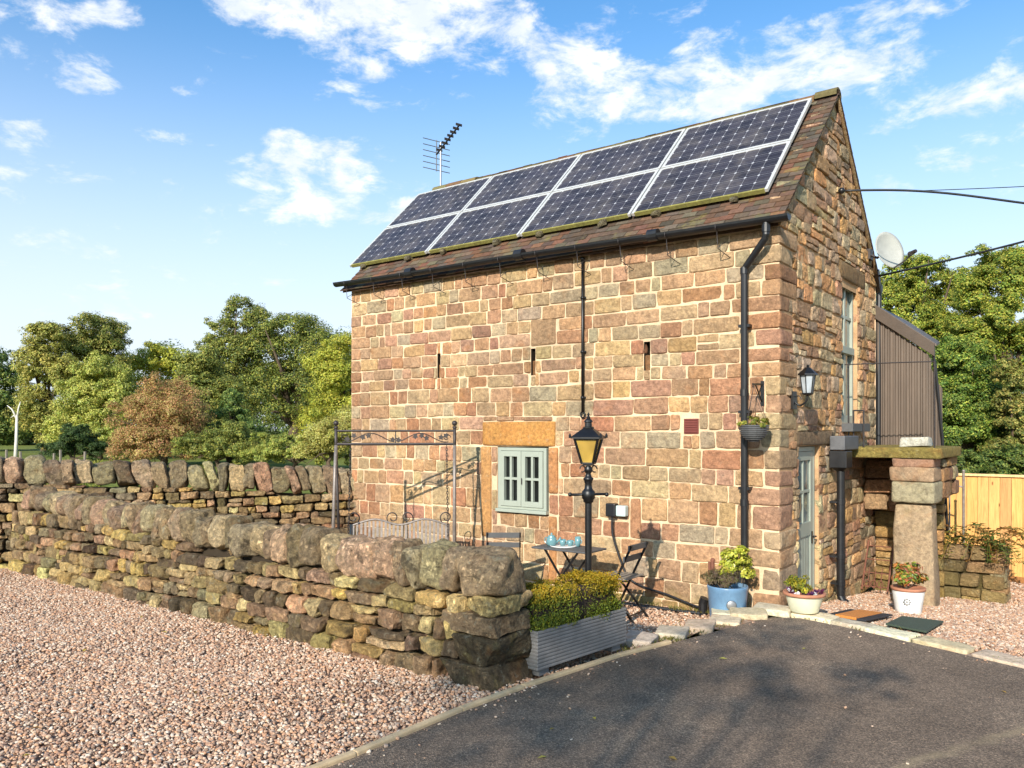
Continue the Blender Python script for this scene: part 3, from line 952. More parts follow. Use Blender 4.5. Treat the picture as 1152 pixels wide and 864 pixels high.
# roof: tile slopes
def slope(mb, sgn, rng):
    rows = 28; ex = (2.14 / math.cos(math.atan(SL))) / rows; ca, sa = math.cos(math.atan(SL)), math.sin(math.atan(SL))
    TW = .165; x0, x1 = -6.62, .05
    C, T = [], []
    base = [(-.5, 0, -.5), (.5, 0, -.5), (.5, 1, -.5), (-.5, 1, -.5), (-.5, 0, .5), (.5, 0, .5), (.5, 1, .5), (-.5, 1, .5)]
    base = np.array(base)
    for r in range(rows):
        x = x0 + (TW / 2 if r % 2 else 0) - TW
        s0 = r * ex
        while x < x1:
            a, b = max(x, x0), min(x + TW, x1); x += TW
            if b - a < .02: continue
            lift = rng.normal(0, .0025)
            p = base * np.array([(b - a - .004), ex * 1.6, .014])
            p[:, 2] += .012 - p[:, 1] / (ex * 1.6) * .014 + lift
            p[:, 0] += (a + b) / 2; p[:, 1] += s0 + rng.normal(0, .002)
            yy = p[:, 1] * ca - p[:, 2] * sa; zz = p[:, 1] * sa + p[:, 2] * ca
            y = (-.12 + yy) if sgn > 0 else (2 * RIDGE_Y + .12 - yy)
            C.append(np.stack([p[:, 0], y, ZR + zz], 1))
    C = np.array(C)
    T = pick([(92, 76, 64), (86, 73, 63), (98, 76, 62), (84, 75, 66), (102, 76, 61), (94, 84, 70), (108, 76, 60), (80, 70, 60)], len(C), rng, .16)
    F = np.array([(0, 3, 2, 1), (4, 5, 6, 7), (0, 1, 5, 4), (1, 2, 6, 5), (2, 3, 7, 6), (3, 0, 4, 7)])
    mb.grid_faces(C, F, T)
rng = np.random.default_rng(5)
mb = MB(); slope(mb, 1, rng); slope(mb, -1, rng)
# boarding under the tiles
mb.prism([(-6.6, -.09, ZR + .01), (-6.6, RIDGE_Y, roof_z(RIDGE_Y) - .02), (-6.6, 2 * RIDGE_Y + .09, ZR + .01), (-6.6, 2 * RIDGE_Y + .09, ZR - .02), (-6.6, RIDGE_Y, roof_z(RIDGE_Y) - .06), (-6.6, -.09, ZR - .02)], (6.61, 0, 0), lin((70, 52, 40)))
roof = mb.build('roof', M['tile'], house, fix=True)
# ridge tiles: half round, mossy
mb = MB(); x = -6.62
while x < .04:
    Lr = min(.32, .05 - x); dz = rng.normal(0, .006) + (.022 if x > -.45 else .035 if x < -5.9 else 0)
    pts = [(x, RIDGE_Y + math.cos(t) * .115, roof_z(RIDGE_Y) - .045 + math.sin(t) * .085 + dz) for t in np.linspace(-.3, math.pi + .3, 9)]
    pin = [(x, RIDGE_Y + math.cos(t) * .095, roof_z(RIDGE_Y) - .045 + math.sin(t) * .066 + dz) for t in np.linspace(math.pi + .3, -.3, 9)]
    mb.prism(pts + pin, (Lr - .008, 0, 0), pick([(120, 92, 66), (104, 96, 66), (126, 110, 74)], 1, rng)[0]); x += .32
mb.build('ridge_tile', M['tile'], roof, fix=True)
# mortar fillet under the verge
mb = MB()
for sg in (1, -1):
    pr = []
    for t in np.linspace(0, 1, 16):
        y = -.08 + t * (RIDGE_Y + .06); yy = y if sg > 0 else 2 * RIDGE_Y - y
        pr.append((.018 + rng.normal(0, .004), yy, roof_z(y) - .035))
    mb.tube(pr, .022, 6, lin((170, 142, 104)))
mb.build('verge_mortar', M['gable'], roof, smooth=True)

# gutter along the front eave, sagging a little
def gut(x): return 3.955 + (x + 6.6) / 6.75 * (3.895 - 3.955) - .008 * math.sin((x + 6.6) * 1.3) + .025
mb = MB(); xs = list(np.linspace(-6.66, .15, 24)); vs = []; n = 9
for x in xs:
    for k in range(n):
        t = math.pi + math.pi * k / (n - 1)
        vs.append((x, -.175 + .062 * math.cos(t), gut(x) + .05 + .062 * math.sin(t)))
    for k in range(n):
        t = 2 * math.pi - math.pi * k / (n - 1)
        vs.append((x, -.175 + .054 * math.cos(t), gut(x) + .05 + .054 * math.sin(t)))
m2 = 2 * n
fs = [(i * m2 + k, i * m2 + (k + 1) % m2, (i + 1) * m2 + (k + 1) % m2, (i + 1) * m2 + k) for i in range(len(xs) - 1) for k in range(m2)]
fs += [tuple(range(n)), tuple(range((len(xs) - 1) * m2, (len(xs) - 1) * m2 + n))]
mb.add(vs, fs)
for x in (-5.1, -3.2, -1.35): mb.tube([(x - .06, -.175, gut(x) + .045), (x + .06, -.175, gut(x) + .045)], .068, 12)
gutter = mb.build('gutter', M['plastic'], house, fix=True)
for i, x in enumerate(np.linspace(-6.4, -.6, 11)):
    b = MB(); z = gut(x)
    b.tube([(x, -.243, z + .05), (x, -.24, z - .01), (x, -.175, z - .022)], .005, 6)
    b.tube([(x, -.20, z - .02), (x + .01, -.19, z - .20), (x + .07, -.03, z - .27), (x + .08, .02, z - .27)], .0045, 6)
    b.tube([(x + .01, -.19, z - .19), (x + .05, -.10, z - .12), (x + .05, .02, z - .10)], .004, 6)
    b.build('gutter_bracket', M['iron'], gutter, smooth=True)

# downpipe with offset bend
mb = MB(); zt = gut(-.08)
mb.tube([(-.085, -.175, zt + .0), (-.085, -.175, zt - .12), (-.10, -.165, zt - .16), (-.33, -.08, zt - .40), (-.35, -.075, zt - .45), (-.35, -.075, .02)], .036, 12)
for z in (zt - .06, zt - .44, 2.2, 1.05): mb.tube([(-.35 if z < zt - .4 else -.085, -.075 if z < zt - .4 else -.175, z - .035), (-.35 if z < zt - .4 else -.085, -.075 if z < zt - .4 else -.175, z + .035)], .043, 12)
for z in (2.9, 2.0, 1.2): mb.box((-.41, -.09, z - .015), (-.29, .01, z + .015))
mb.build('downpipe', M['plastic'], house, smooth=False)
# thin pipe down the wall to the lamp, with open hook
mb = MB(); mb.tube([(-2.364, -.03, 3.86), (-2.364, -.03, 2.03)], .018, 10); mb.tube([(-2.364, -.03, 3.885), (-2.364, -.03, 3.85)], .028, 10)
for z in (3.4, 2.75, 2.2): mb.tube([(-2.364, -.03, z - .015), (-2.364, -.03, z + .015)], .024, 10); mb.box((-2.40, -.025, z - .012), (-2.33, .01, z + .012))
mb.tube([(-2.364 + .03 * math.cos(t) - .0, -.03, 1.995 + .035 * math.sin(t)) for t in np.linspace(.5 * math.pi, 2.3 * math.pi, 14)], .010, 6)
mb.build('cable_pipe', M['black'], house, smooth=True)

# window: two casements with four panes each
wf = MB(); y = -.012
wx0, wx1, wz0, wz1 = -3.672, -2.908, .80, 1.585
for (a, b_, c, d) in ((wx0, wx0 + .045, wz0, wz1), (wx1 - .045, wx1, wz0, wz1), (wx0 + .045, wx1 - .045, wz1 - .04, wz1), (wx0 + .045, wx1 - .045, wz0, wz0 + .03)):
    wf.box((a, y, c), (b_, .06, d))
window = wf.build('window', M['sage'], house, bevel=.003)
sb = MB(); sb.box((wx0 - .02, -.05, .755), (wx1 + .02, .06, .798)); sb.build('sill', M['sage'], window, bevel=.006)
mid = (wx0 + wx1) / 2
for (a, b_) in ((wx0 + .048, mid - .003), (mid + .003, wx1 - .048)):
    c = MB(); z0, z1 = wz0 + .034, wz1 - .044; st = .06
    c.box((a, y - .014, z0), (a + st, .03, z1)); c.box((b_ - st, y - .014, z0), (b_, .03, z1))
    c.box((a + st, y - .014, z1 - .07), (b_ - st, .03, z1)); c.box((a + st, y - .014, z0), (b_ - st, .03, z0 + .07))
    m_ = (a + b_) / 2; c.box((m_ - .016, y - .009, z0 + .07), (m_ + .016, .025, z1 - .07))
    zm = (z0 + z1) / 2; c.box((a + st, y - .007, zm - .016), (m_ - .016, .025, zm + .016)); c.box((m_ + .016, y - .007, zm - .016), (b_ - st, .025, zm + .016))
    cs = c.build('casement', M['sage'], window, bevel=.003)
p = MB(); p.box((wx0 + .05, .034, wz0 + .03), (wx1 - .05, .040, wz1 - .04)); p.build('pane', M['glass'], window)
hb = MB(); hb.tube([(mid + .02, -.04, 1.12), (mid + .02, -.045, 1.2)], .006, 6); hb.build('handle', M['iron'], window)

# ground floor stable door in the gable
dx = -.055
df = MB(); a, b_ = DOOR[0] + .005, DOOR[1] - .005
df.box((dx - .06, a, -.29), (dx, a + .05, DOOR[3] - .01)); df.box((dx - .06, b_ - .05, -.29), (dx, b_, DOOR[3] - .01)); df.box((dx - .06, a + .05, DOOR[3] - .06), (dx, b_ - .05, DOOR[3] - .01))
door = df.build('door', M['sage_dark'], house, bevel=.003)
lf = MB(); y0, y1, z0, z1 = a + .052, b_ - .052, -.27, DOOR[3] - .065; x_ = dx - .004
lf.box((x_ - .04, y0, z0), (x_, y0 + .095, z1)); lf.box((x_ - .04, y1 - .095, z0), (x_, y1, z1))
for (c, d) in ((z0, z0 + .16), (.60, .76), (z1 - .10, z1)): lf.box((x_ - .04, y0 + .095, c), (x_, y1 - .095, d))
nb = 5
for k in range(nb):
    q0 = y0 + .095 + (y1 - y0 - .19) * k / nb; q1 = y0 + .095 + (y1 - y0 - .19) * (k + 1) / nb
    lf.box((x_ - .035, q0 + .003, z0 + .16), (x_ - .012, q1 - .003, .60))
ym = (y0 + y1) / 2; lf.box((x_ - .035, ym - .016, .76), (x_ - .008, ym + .016, z1 - .10))
zm = (.76 + z1 - .10) / 2; lf.box((x_ - .035, y0 + .095, zm - .016), (x_ - .009, ym - .016, zm + .016)); lf.box((x_ - .035, ym + .016, zm - .016), (x_ - .009, y1 - .095, zm + .016))
leaf = lf.build('door_leaf', M['sage_dark'], door, bevel=.003)
g_ = MB(); g_.box((x_ - .026, y0 + .09, .75), (x_ - .020, y1 - .09, z1 - .09)); g_.build('door_glass', M['upper_glass'], door)
h_ = MB(); h_.box((x_, y1 - .065, .50), (x_ + .008, y1 - .03, .64)); h_.tube([(x_, y1 - .047, .585), (x_ + .05, y1 - .047, .585), (x_ + .052, y1 - .14, .585)], .009, 8); h_.build('handle', M['black'], door)

# upper glazed door with a transom light
uf = MB(); a, b_, c0, c1 = UPW; ux = -.06
a += .005; b_ -= .005
uf.box((ux - .06, a, c0), (ux, a + .06, c1 - .01)); uf.box((ux - .06, b_ - .06, c0), (ux, b_, c1 - .01)); uf.box((ux - .06, a + .06, c1 - .07), (ux, b_ - .06, c1 - .01))
uf.box((ux - .06, a + .06, 2.80), (ux + .03, b_ - .06, 2.89)); uf.box((ux - .06, a + .06, c0), (ux, b_ - .06, c0 + .10))
ym = (a + b_) / 2
uf.box((ux - .05, ym - .03, 2.89), (ux - .01, ym + .03, c1 - .07)); uf.box((ux - .05, a + .06, 3.26), (ux - .012, ym - .03, 3.30)); uf.box((ux - .05, ym + .03, 3.26), (ux - .012, b_ - .06, 3.30))
uf.box((ux - .05, ym - .05, c0 + .10), (ux - .01, ym + .05, 2.80))
upper = uf.build('upper_window', M['sage'], house, bevel=.003)
g_ = MB(); g_.box((ux - .04, a + .05, c0 + .08), (ux - .034, b_ - .05, c1 - .05)); g_.build('pane', M['upper_glass'], upper)

# hopper, second downpipe and lead tray beside the landing
mb = MB(); hy_ = 1.80
mb.prism([(.02, hy_ - .13, 1.56), (.22, hy_ - .13, 1.56), (.22, hy_ + .13, 1.56), (.02, hy_ + .13, 1.56)], (0, 0, -.20)); mb.lathe([(.045, -.05), (.13, 0)], (.12, hy_, 1.36), 4)
mb.build('hopper', M['plastic'], house, bevel=.008)
mb = MB(); mb.tube([(.12, hy_, 1.36), (.12, hy_, -.17), (.15, hy_ - .02, -.23), (.22, hy_ - .03, -.26)], .046, 14)
for z in (.95, .30, -.02): mb.tube([(.12, hy_, z - .03), (.12, hy_, z + .03)], .054, 14); mb.box((.01, hy_ - .08, z - .012), (.10, hy_ + .08, z + .012))
mb.build('downpipe', M['plastic'], house)
mb = MB(); mb.prism([(.025, hy_ - .13, 1.57), (.20, hy_ - .12, 1.57), (.20, 2.30, 1.57), (.06, 2.55, 1.57), (.025, 2.55, 1.57)], (0, 0, .17)); mb.build('lead_tray', M['lead'], house, bevel=.012)
mb = MB(); mb.box((.0, 2.28, 1.79), (.14, 3.15, 1.895)); mb.build('door_step', M['slate_wood'], house, bevel=.006)

# ------------------------------------------------------------------ solar panels
PW, PH = 6.635 / 4, 2.167 / 2; al = .764; ux_ = np.array([1, 0, 0.]); vx_ = np.array([0, math.cos(al), math.sin(al)]); nx_ = np.array([0, -math.sin(al), math.cos(al)])
P0 = np.array([-.204 - 6.635, .23, 4.38])
rown = ['lower', 'upper']; coln = ['leftmost', 'second from the left', 'third from the left', 'rightmost']
for r in range(2):
    for c in range(4):
        o_ = P0 + ux_ * PW * c + vx_ * PH * r; g = .011
        def L(u, v, w): return tuple(o_ + ux_ * u + vx_ * v + nx_ * w)
        lab = '%s framed solar panel of the %s row on the tiled roof' % (coln[c], rown[r])
        t = thing('solar_panel', lab, 'solar panel', tuple(o_), 'solar panels on the barn roof')
        fr = MB(); w, e = .034, -.04
        def bx(u0, u1, v0, v1, w0, w1, mbb):
            pts = [L(u0, v0, w0), L(u1, v0, w0), L(u1, v1, w0), L(u0, v1, w0)]; mbb.prism(pts, nx_ * (w1 - w0))
        u0, u1, v0, v1 = g, PW - g, g, PH - g
        bx(u0, u0 + w, v0, v1, e, 0, fr); bx(u1 - w, u1, v0, v1, e, 0, fr); bx(u0 + w, u1 - w, v1 - w, v1, e, 0, fr)
        if r == 1: bx(u0 + w, u1 - w, v0, v0 + w, e, 0, fr)
        fr.build('frame', M['alu'], t, bevel=.002)
        if r == 0:
            lo = MB(); bx(u0 + w, u1 - w, v0, v0 + w * .8, e - .012, .001, lo); lo.build('mossy_frame_edge', M['moss_frame'], t, bevel=.004)
            rr_ = np.random.default_rng(c)
            for q in (.32, PW - .38):
                hk = MB(); C0 = np.array(L(q, -.01, -.05))[None]; vv, FF = stones(C0, np.array([[.10, .09, .08]]), .7, .02, rr_, T_LOW, .2, (8, 20)); hk.grid_faces(vv, FF, lin((120, 110, 84))[None]); hk.build('roof_hook', M['dry'], t)
        ce = MB(); ce.add([L(u0 + w, v0 + w * .8, -.006), L(u1 - w, v0 + w * .8, -.006), L(u1 - w, v1 - w, -.006), L(u0 + w, v1 - w, -.006)], [(0, 1, 2, 3)])
        ce.uv = [(0, 0), (1, 0), (1, 1), (0, 1)]
        ce.build('cells', M['pv'], t)
        bk = MB(); bx(u0 + w, u1 - w, v0 + w, v1 - w, -.030, -.012, bk); bk.build('back_sheet', M['panel_shade'], t)  # back sheet coloured dark to paint the shaded gap under the panel

# ------------------------------------------------------------------ dry stone walls
D_PAL = [(140, 120, 90), (152, 132, 96), (124, 108, 84), (158, 138, 100), (164, 142, 94), (132, 110, 88), (112, 98, 78), (146, 120, 94), (168, 148, 108), (128, 116, 94), (154, 124, 96), (170, 144, 90), (104, 90, 72)]


def dry_wall(root, A, B, thick, batter, base_fn, top_fn, cop_fn, rng, ends=(False, True), hl=(.095, .20), wl=(.10, .36), cop_w=(.13, .28), both=True, cop_front=.0):
    """A->B along the camera side face at ground level; the body lies to the left of A->B"""
    A = np.array(A, float); B = np.array(B, float); Ln = np.linalg.norm(B - A); e = (B - A) / Ln; nb_ = np.array([-e[1], e[0]])
    def W(p):  # local (u, depth, z) -> world
        p = np.asarray(p); out = np.empty(p.shape)
        out[..., 0] = A[0] + e[0] * p[..., 0] + nb_[0] * p[..., 1]; out[..., 1] = A[1] + e[1] * p[..., 0] + nb_[1] * p[..., 1]; out[..., 2] = p[..., 2]
        return out
    C, S = [], []
    u_end = Ln
    # end quoins: through stones laid in alternate lengths
    if ends[1]:
        z = base_fn(Ln) - .04; i = 0
        while z < top_fn(Ln) - .03:
            h = rng.uniform(.11, .21); h = min(h, top_fn(Ln) - z); w = rng.uniform(.46, .62) if i % 2 == 0 else rng.uniform(.24, .4)
            sh = batter * max(0, z)
            if rng.random() < .35 and h > .1:
                k = rng.uniform(.42, .58) * thick
                C += [(Ln - w / 2, sh + k / 2, z + h / 2), (Ln - w / 2 + .01, sh + k + (thick - 2 * sh - k) / 2, z + h / 2)]; S += [(w, k - .012, h - .01), (w, thick - 2 * sh - k - .012, h - .01)]
            else:
                C.append((Ln - w / 2 + rng.uniform(-.015, .012), thick / 2, z + h / 2)); S.append((w, thick - 2 * sh + rng.uniform(-.02, .02), h - .01))
            z += h; i += 1
            C_end.append((z - h, z, w))
    n_end = len(C)
    for side in ((0, 1) if both else (0,)):
        u0 = 0; zz = -.04; row = 0
        zmax = max(top_fn(u) for u in np.linspace(0, Ln, 20)); z = min(base_fn(u) for u in np.linspace(0, Ln, 20)) - .05
        while z < zmax:
            h = rng.uniform(*hl) * (1.15 if z < .25 else .95)
            u = -rng.uniform(0, .2)
            while u < Ln:
                w = rng.uniform(*wl) if rng.random() > .3 else rng.uniform(wl[0], .22)
                if z < .2: w *= 1.15
                zc = z + .02 * math.sin(u * 1.7 + row) + rng.uniform(-.006, .006)
                hh = h
                if ends[1]:
                    lim = Ln
                    for (q0, q1, qw) in C_end:
                        if q0 < zc + h / 2 < q1: lim = Ln - qw
                    if u > lim - .06: break
                    if u + w > lim - .06: w = lim - u
                um = u + w / 2
                if zc + h * .5 < top_fn(um) and zc + h > base_fn(um) - .05:
                    if zc + hh > top_fn(um): hh = max(.05, top_fn(um) - zc)
                    sh = batter * max(0, zc); dep = rng.uniform(.17, .24)
                    pro = rng.uniform(-.025, .02)
                    if rng.random() < .16 and hh > .12:
                        k = rng.uniform(.4, .6)
                        L2 = [(zc, hh * k), (zc + hh * k, hh * (1 - k))]
                    else: L2 = [(zc, hh)]
                    for (za, ha) in L2:
                        dd = sh + dep / 2 + pro if side == 0 else thick - sh - dep / 2 - pro
                        C.append((um, dd, za + ha / 2)); S.append((w - rng.uniform(.008, .03), dep, ha - rng.uniform(.008, .024)))
                u += w
            z += h; row += 1
    tint = pick(D_PAL, len(C), rng, .27)
    v, F = stones(np.array(C), np.array(S), np.where(np.arange(len(C)) < n_end, .16, rng.uniform(.18, .46, len(C))), .015, rng, T_COPE, .09, (8, 26), 4)
    mb = MB(); mb.grid_faces(W(v), F, np.clip(tint * np.array([1.62, 1.55, 1.42]), 0, .8))
    body = mb.build('stone_courses', M['dry'], root)
    core = MB(); us = np.linspace(.0, Ln - (.1 if ends[1] else 0), 30); vs = []
    for u in us:
        zt = top_fn(u) - .03; zb = base_fn(u) - .3; sh = batter * zt
        vs += [(u, .13, zb), (u, thick - .13, zb), (u, thick - .13 - sh, zt), (u, .13 + sh, zt)]
    fs = [(0, 1, 2, 3), tuple(4 * (len(us) - 1) + k for k in (3, 2, 1, 0))]
    for i in range(len(us) - 1):
        for k in range(4): fs.append((4 * i + k, 4 * i + (k + 1) % 4, 4 * i + 4 + (k + 1) % 4, 4 * i + 4 + k))
    core.add(W(np.array(vs)), fs); core.build('core', M['core'], root, fix=True)
    # coping: rough stones set on edge
    u = .0; pal = [(150, 132, 104), (136, 120, 96), (162, 144, 112), (128, 112, 90), (160, 134, 110), (146, 134, 106)]
    while u < Ln - .02:
        w = rng.uniform(*cop_w)
        last = u + w > Ln - .32 and ends[1]
        if last: w = Ln - u
        elif u + w > Ln: w = Ln - u
        um = u + w / 2; zt = top_fn(um); zc = cop_fn(um) + rng.uniform(-.03, .035); sh = batter * zt
        hgt = zc - zt + .03; dep = thick - 2 * sh + rng.uniform(-.04, .06)
        v, F = stones(np.array([[0, 0, 0.]]), np.array([[w * (.965 if not last else 1.0), dep, hgt]]),   .50 if not last else .30, .020, rng, T_COPE, .12, (6, 20), 6)
        p = v[0]; lean = rng.normal(-.20, .14) if not last else 0; tw = rng.normal(0, .12) if not last else .05
        x = p[:, 0] + p[:, 2] * lean; yv = p[:, 1]; ct, st_ = math.cos(tw), math.sin(tw)
        # crowns are rounded over across the wall
        k = np.clip(p[:, 2] / hgt + .5, 0, 1); yv = yv * (1 - .28 * k ** 2)
        q = np.stack([um + x * ct - yv * st_ * .5, thick / 2 + yv * ct + x * st_ * .3 + cop_front, zt - .025 + hgt / 2 + p[:, 2]], 1)
        cm = MB(); cm.add(W(q), [tuple(f) for f in F], np.clip((pick(pal, 1, rng, .18)[0] if not last else lin((140, 122, 98))) * np.array([1.6, 1.54, 1.45]), 0, .8)); cm.build('coping_stone', M['cope'], root, smooth=True)
        u += w * .985


C_end = []
rng = np.random.default_rng(42)
fx = [-8.7, -7.5, -6.2, -4.7, -3.3, -2.1, -1.3, -.6]
ft = [.84, .80, .73, .69, .65, .62, .635, .655]; fc = [1.06, 1.02, .985, .965, .93, .925, .905, .905]
fw = thing('dry_stone_wall', 'long rough dry stone wall with upright coping stones between gravel yard and terrace', 'stone wall', (-4.6, -3.65, 0))
A0x = -8.55
dry_wall(fw, (A0x, -3.90), (-.665, -3.90), .50, .10, lambda u: 0.0, lambda u: float(np.interp(u + A0x, fx, ft)), lambda u: float(np.interp(u + A0x, fx, fc)), rng, (False, True))
C_end = []
rng = np.random.default_rng(77)
A2 = np.array([-10.35, -6.25]); B2 = np.array([-6.35, -.03]); L2_ = np.linalg.norm(B2 - A2)
bw = thing('dry_stone_wall', 'dry stone wall farther back, running up to the barn corner, taller than the one in front', 'stone wall', (-8.3, -3.1, 0))
dry_wall(bw, A2, B2, .5, .06, lambda u: G(float(A2[0] + (B2[0] - A2[0]) * u / L2_), float(A2[1] + (B2[1] - A2[1]) * u / L2_)), lambda u: float(np.interp(u, [0, 2.8, L2_], [1.17, 1.12, .84])), lambda u: float(np.interp(u, [0, 2.8, L2_], [1.50, 1.44, 1.22])), rng, (False, False), (.07, .15), (.11, .38), (.14, .29), False)

# ------------------------------------------------------------------ edging, flagstones
rng = np.random.default_rng(3)
pts = [(-.66, -5.7), (-.625, -5.19), (-.615, -4.3), (-.565, -3.69), (-.42, -2.6), (-.27, -1.98)]
mb = MB()
for (a, b_) in zip(pts, pts[1:]):
    mb.bar((a[0], a[1], .0), (b_[0], b_[1], .0), .05, .05)
tag(mb.build('edging_board', M['timber_edge'], bevel=.01), 'long low weathered timber edging board between gravel and asphalt', 'edging')
flags = [(-.55, -1.98, .26, .36, .25), (-.43, -1.60, .28, .36, .3), (-.33, -1.24, .27, .34, .3), (-.22, -.90, .28, .34, .3), (-.12, -.58, .34, .32, .4), (-.36, -.62, .22, .30, .4), (.02, -.26, .36, .30, 0.1),
         (.42, -.22, .40, .26, -.1), (.80, -.33, .36, .22, -.25), (1.16, -.47, .42, .22, -.33), (1.60, -.63, .46, .22, -.36), (2.06, -.82, .44, .22, -.38), (2.54, -1.03, .5, .22, -.4), (3.06, -1.26, .5, .22, -.4), (3.6, -1.5, .55, .22, -.4)]
names = ['small flagstone nearest the grey planter', 'flagstone second along from the grey planter', 'flagstone in front of the small black pipe shoe', 'flagstone in front of the blue pot', 'raised flagstone at the drive corner right of the blue pot', 'flagstone tucked against the blue pot', 'mossy flagstone at the foot of the barn corner',
         'wide pale flagstone under the cream pot', 'kerb flagstone in front of the orange doormat', 'kerb flagstone in front of the dark green mat', 'kerb flagstone just right of the dark green mat', 'second kerb flagstone right of the dark green mat', 'kerb flagstone near the right edge of the picture', 'kerb flagstone beyond the right edge of the picture', 'last kerb flagstone along the drive']
for i, (x, y, w, d, rz) in enumerate(flags):
    v, F = stones(np.array([[0, 0, 0.]]), np.array([[w, d, .07]]), .35, .010, rng, T_FINE, .12, (5, 12)); p = v[0]
    c, s = math.cos(rz), math.sin(rz); q = np.stack([x + p[:, 0] * c - p[:, 1] * s, y + p[:, 0] * s + p[:, 1] * c, p[:, 2] + (-.016 if i not in (4, 6) else .012)], 1)
    mb = MB(); mb.add(q, [tuple(f) for f in F], pick([(200, 184, 156), (190, 172, 144), (208, 194, 168)], 1, rng, .08)[0])
    tag(mb.build('flagstone', M['flag'], smooth=True), names[i], 'flagstone', 'flagstones edging the drive')

# ------------------------------------------------------------------ landing beside the gable
ld = thing('stone_landing', 'stone landing with mossy slab on a tall tapering pillar beside the gable', 'landing', (.75, 2.6, -.3))
rng = np.random.default_rng(15)
def block(par, name, lo, hi, col, mat='smooth_stone', r=.2, amp=.012, warp=.04, top=None):
    lo = np.array(lo); hi = np.array(hi)
    v, F = stones(((lo + hi) / 2)[None], (hi - lo)[None], r, amp, rng, T_FINE, warp, (3, 10)); q = v[0]
    if top is not None:
        k = (q[:, 2] - lo[2]) / (hi[2] - lo[2]); c = (lo + hi) / 2
        q[:, 0] = c[0] + (q[:, 0] - c[0]) * (1 + (top - 1) * k); q[:, 1] = c[1] + (q[:, 1] - c[1]) * (1 + (top - 1) * k)
    b = MB(); b.add(q, [tuple(f) for f in F], lin(col)); return b.build(name, M[mat], par, smooth=True)
block(ld, 'pillar_shaft', (.54, 2.40, -.36), (1.03, 2.80, .92), (162, 140, 112), r=.2, amp=.014, top=.80)
block(ld, 'pillar_block', (.555, 2.38, .925), (1.04, 2.86, 1.19), (158, 148, 120), r=.22)
block(ld, 'pillar_block', (.54, 2.38, 1.19), (1.03, 2.86, 1.36), (164, 138, 110), r=.25)
block(ld, 'pillar_block', (.57, 2.39, 1.355), (1.02, 2.84, 1.47), (156, 122, 100), r=.3)
block(ld, 'slab', (.03, 2.36, 1.465), (1.10, 4.0, 1.60), (150, 134, 74), 'mossy', r=.3, amp=.012, warp=.02)
# side beam and back wall of the landing
def rubble(mb, a0, a1, z0, z1, to, rng, hl=(.12, .22), wl=(.18, .45), pal=G_PAL, dep=.2, amp=.012):
    R = courses(a0, a1, z0, z1, lambda z: rng.uniform(*hl), *wl, rng, .1)
    C = np.array([((r[0] + r[1]) / 2, dep / 2 + rng.uniform(-.02, .012), (r[2] + r[3]) / 2) for r in R]); S = np.array([(r[1] - r[0] - .016, dep, r[3] - r[2] - .014) for r in R])
    v, F = stones(C, S, .38, amp, rng, T_MED, .08, (5, 14)); mb.grid_faces(to(v), F, pick(pal, len(C), rng, .14))
mb = MB(); rubble(mb, 2.86, 4.0, .95, 1.46, lambda v: np.stack([1.06 - v[..., 1], v[..., 0], v[..., 2]], -1), rng); mb.box((.88, 2.88, .96), (1.03, 3.98, 1.45), lin((90, 70, 52))); mb.build('side_wall', M['gable'], ld)
mb = MB(); rubble(mb, .02, .90, -.5, 1.46, lambda v: np.stack([v[..., 0], 3.86 + v[..., 1], v[..., 2]], -1), rng, pal=[(186, 146, 92), (172, 140, 92), (190, 150, 100), (164, 134, 84), (150, 128, 82)]); mb.box((.04, 3.93, -.6), (.88, 4.06, 1.45), lin((120, 96, 66))); mb.build('back_wall', M['gable'], ld)
mb = MB(); rubble(mb, .02, .62, .72, 1.42, lambda v: np.stack([v[..., 0], 3.30 + v[..., 1], v[..., 2]], -1), rng, (.2, .3), (.25, .5)); mb.build('inner_beam', M['gable'], ld)
# loose stone on the slab
rng = np.random.default_rng(8)
v, F = stones(np.array([[.80, 2.55, 1.665]]), np.array([[.34, .26, .13]]), .3, .012, rng, T_FINE, .2, (5, 12))
mb = MB(); mb.grid_faces(v, F, lin((186, 184, 172))[None]); tag(mb.build('loose_stone', M['smooth_stone']), 'pale grey loose stone lying on the mossy landing slab', 'stone')
# thin railing
rl = thing('landing_railing', 'thin rusty iron railing round the landing', 'railing', (.3, 2.42, 1.6))
mb = MB()
mb.tube([(.035, 2.30, 2.63), (.6, 2.36, 2.63), (1.02, 2.40, 2.625)], .008, 6); mb.build('top_wire', M['iron'], rl)
for x, z1 in ((.06, 2.63), (1.03, 2.625)):
    b = MB(); b.tube([(x, 2.39, 1.6), (x, 2.37, z1)], .010, 6); b.build('post', M['iron'], rl)
for x in (.12, .24):
    b = MB(); b.tube([(x, 2.38, 1.6), (x, 2.38, 2.06)], .011, 6); b.build('post', M['iron'], rl)
mb = MB(); mb.tube([(.12, 2.38, 2.055), (.24, 2.38, 2.055)], .011, 6); mb.build('low_rail', M['iron'], rl)

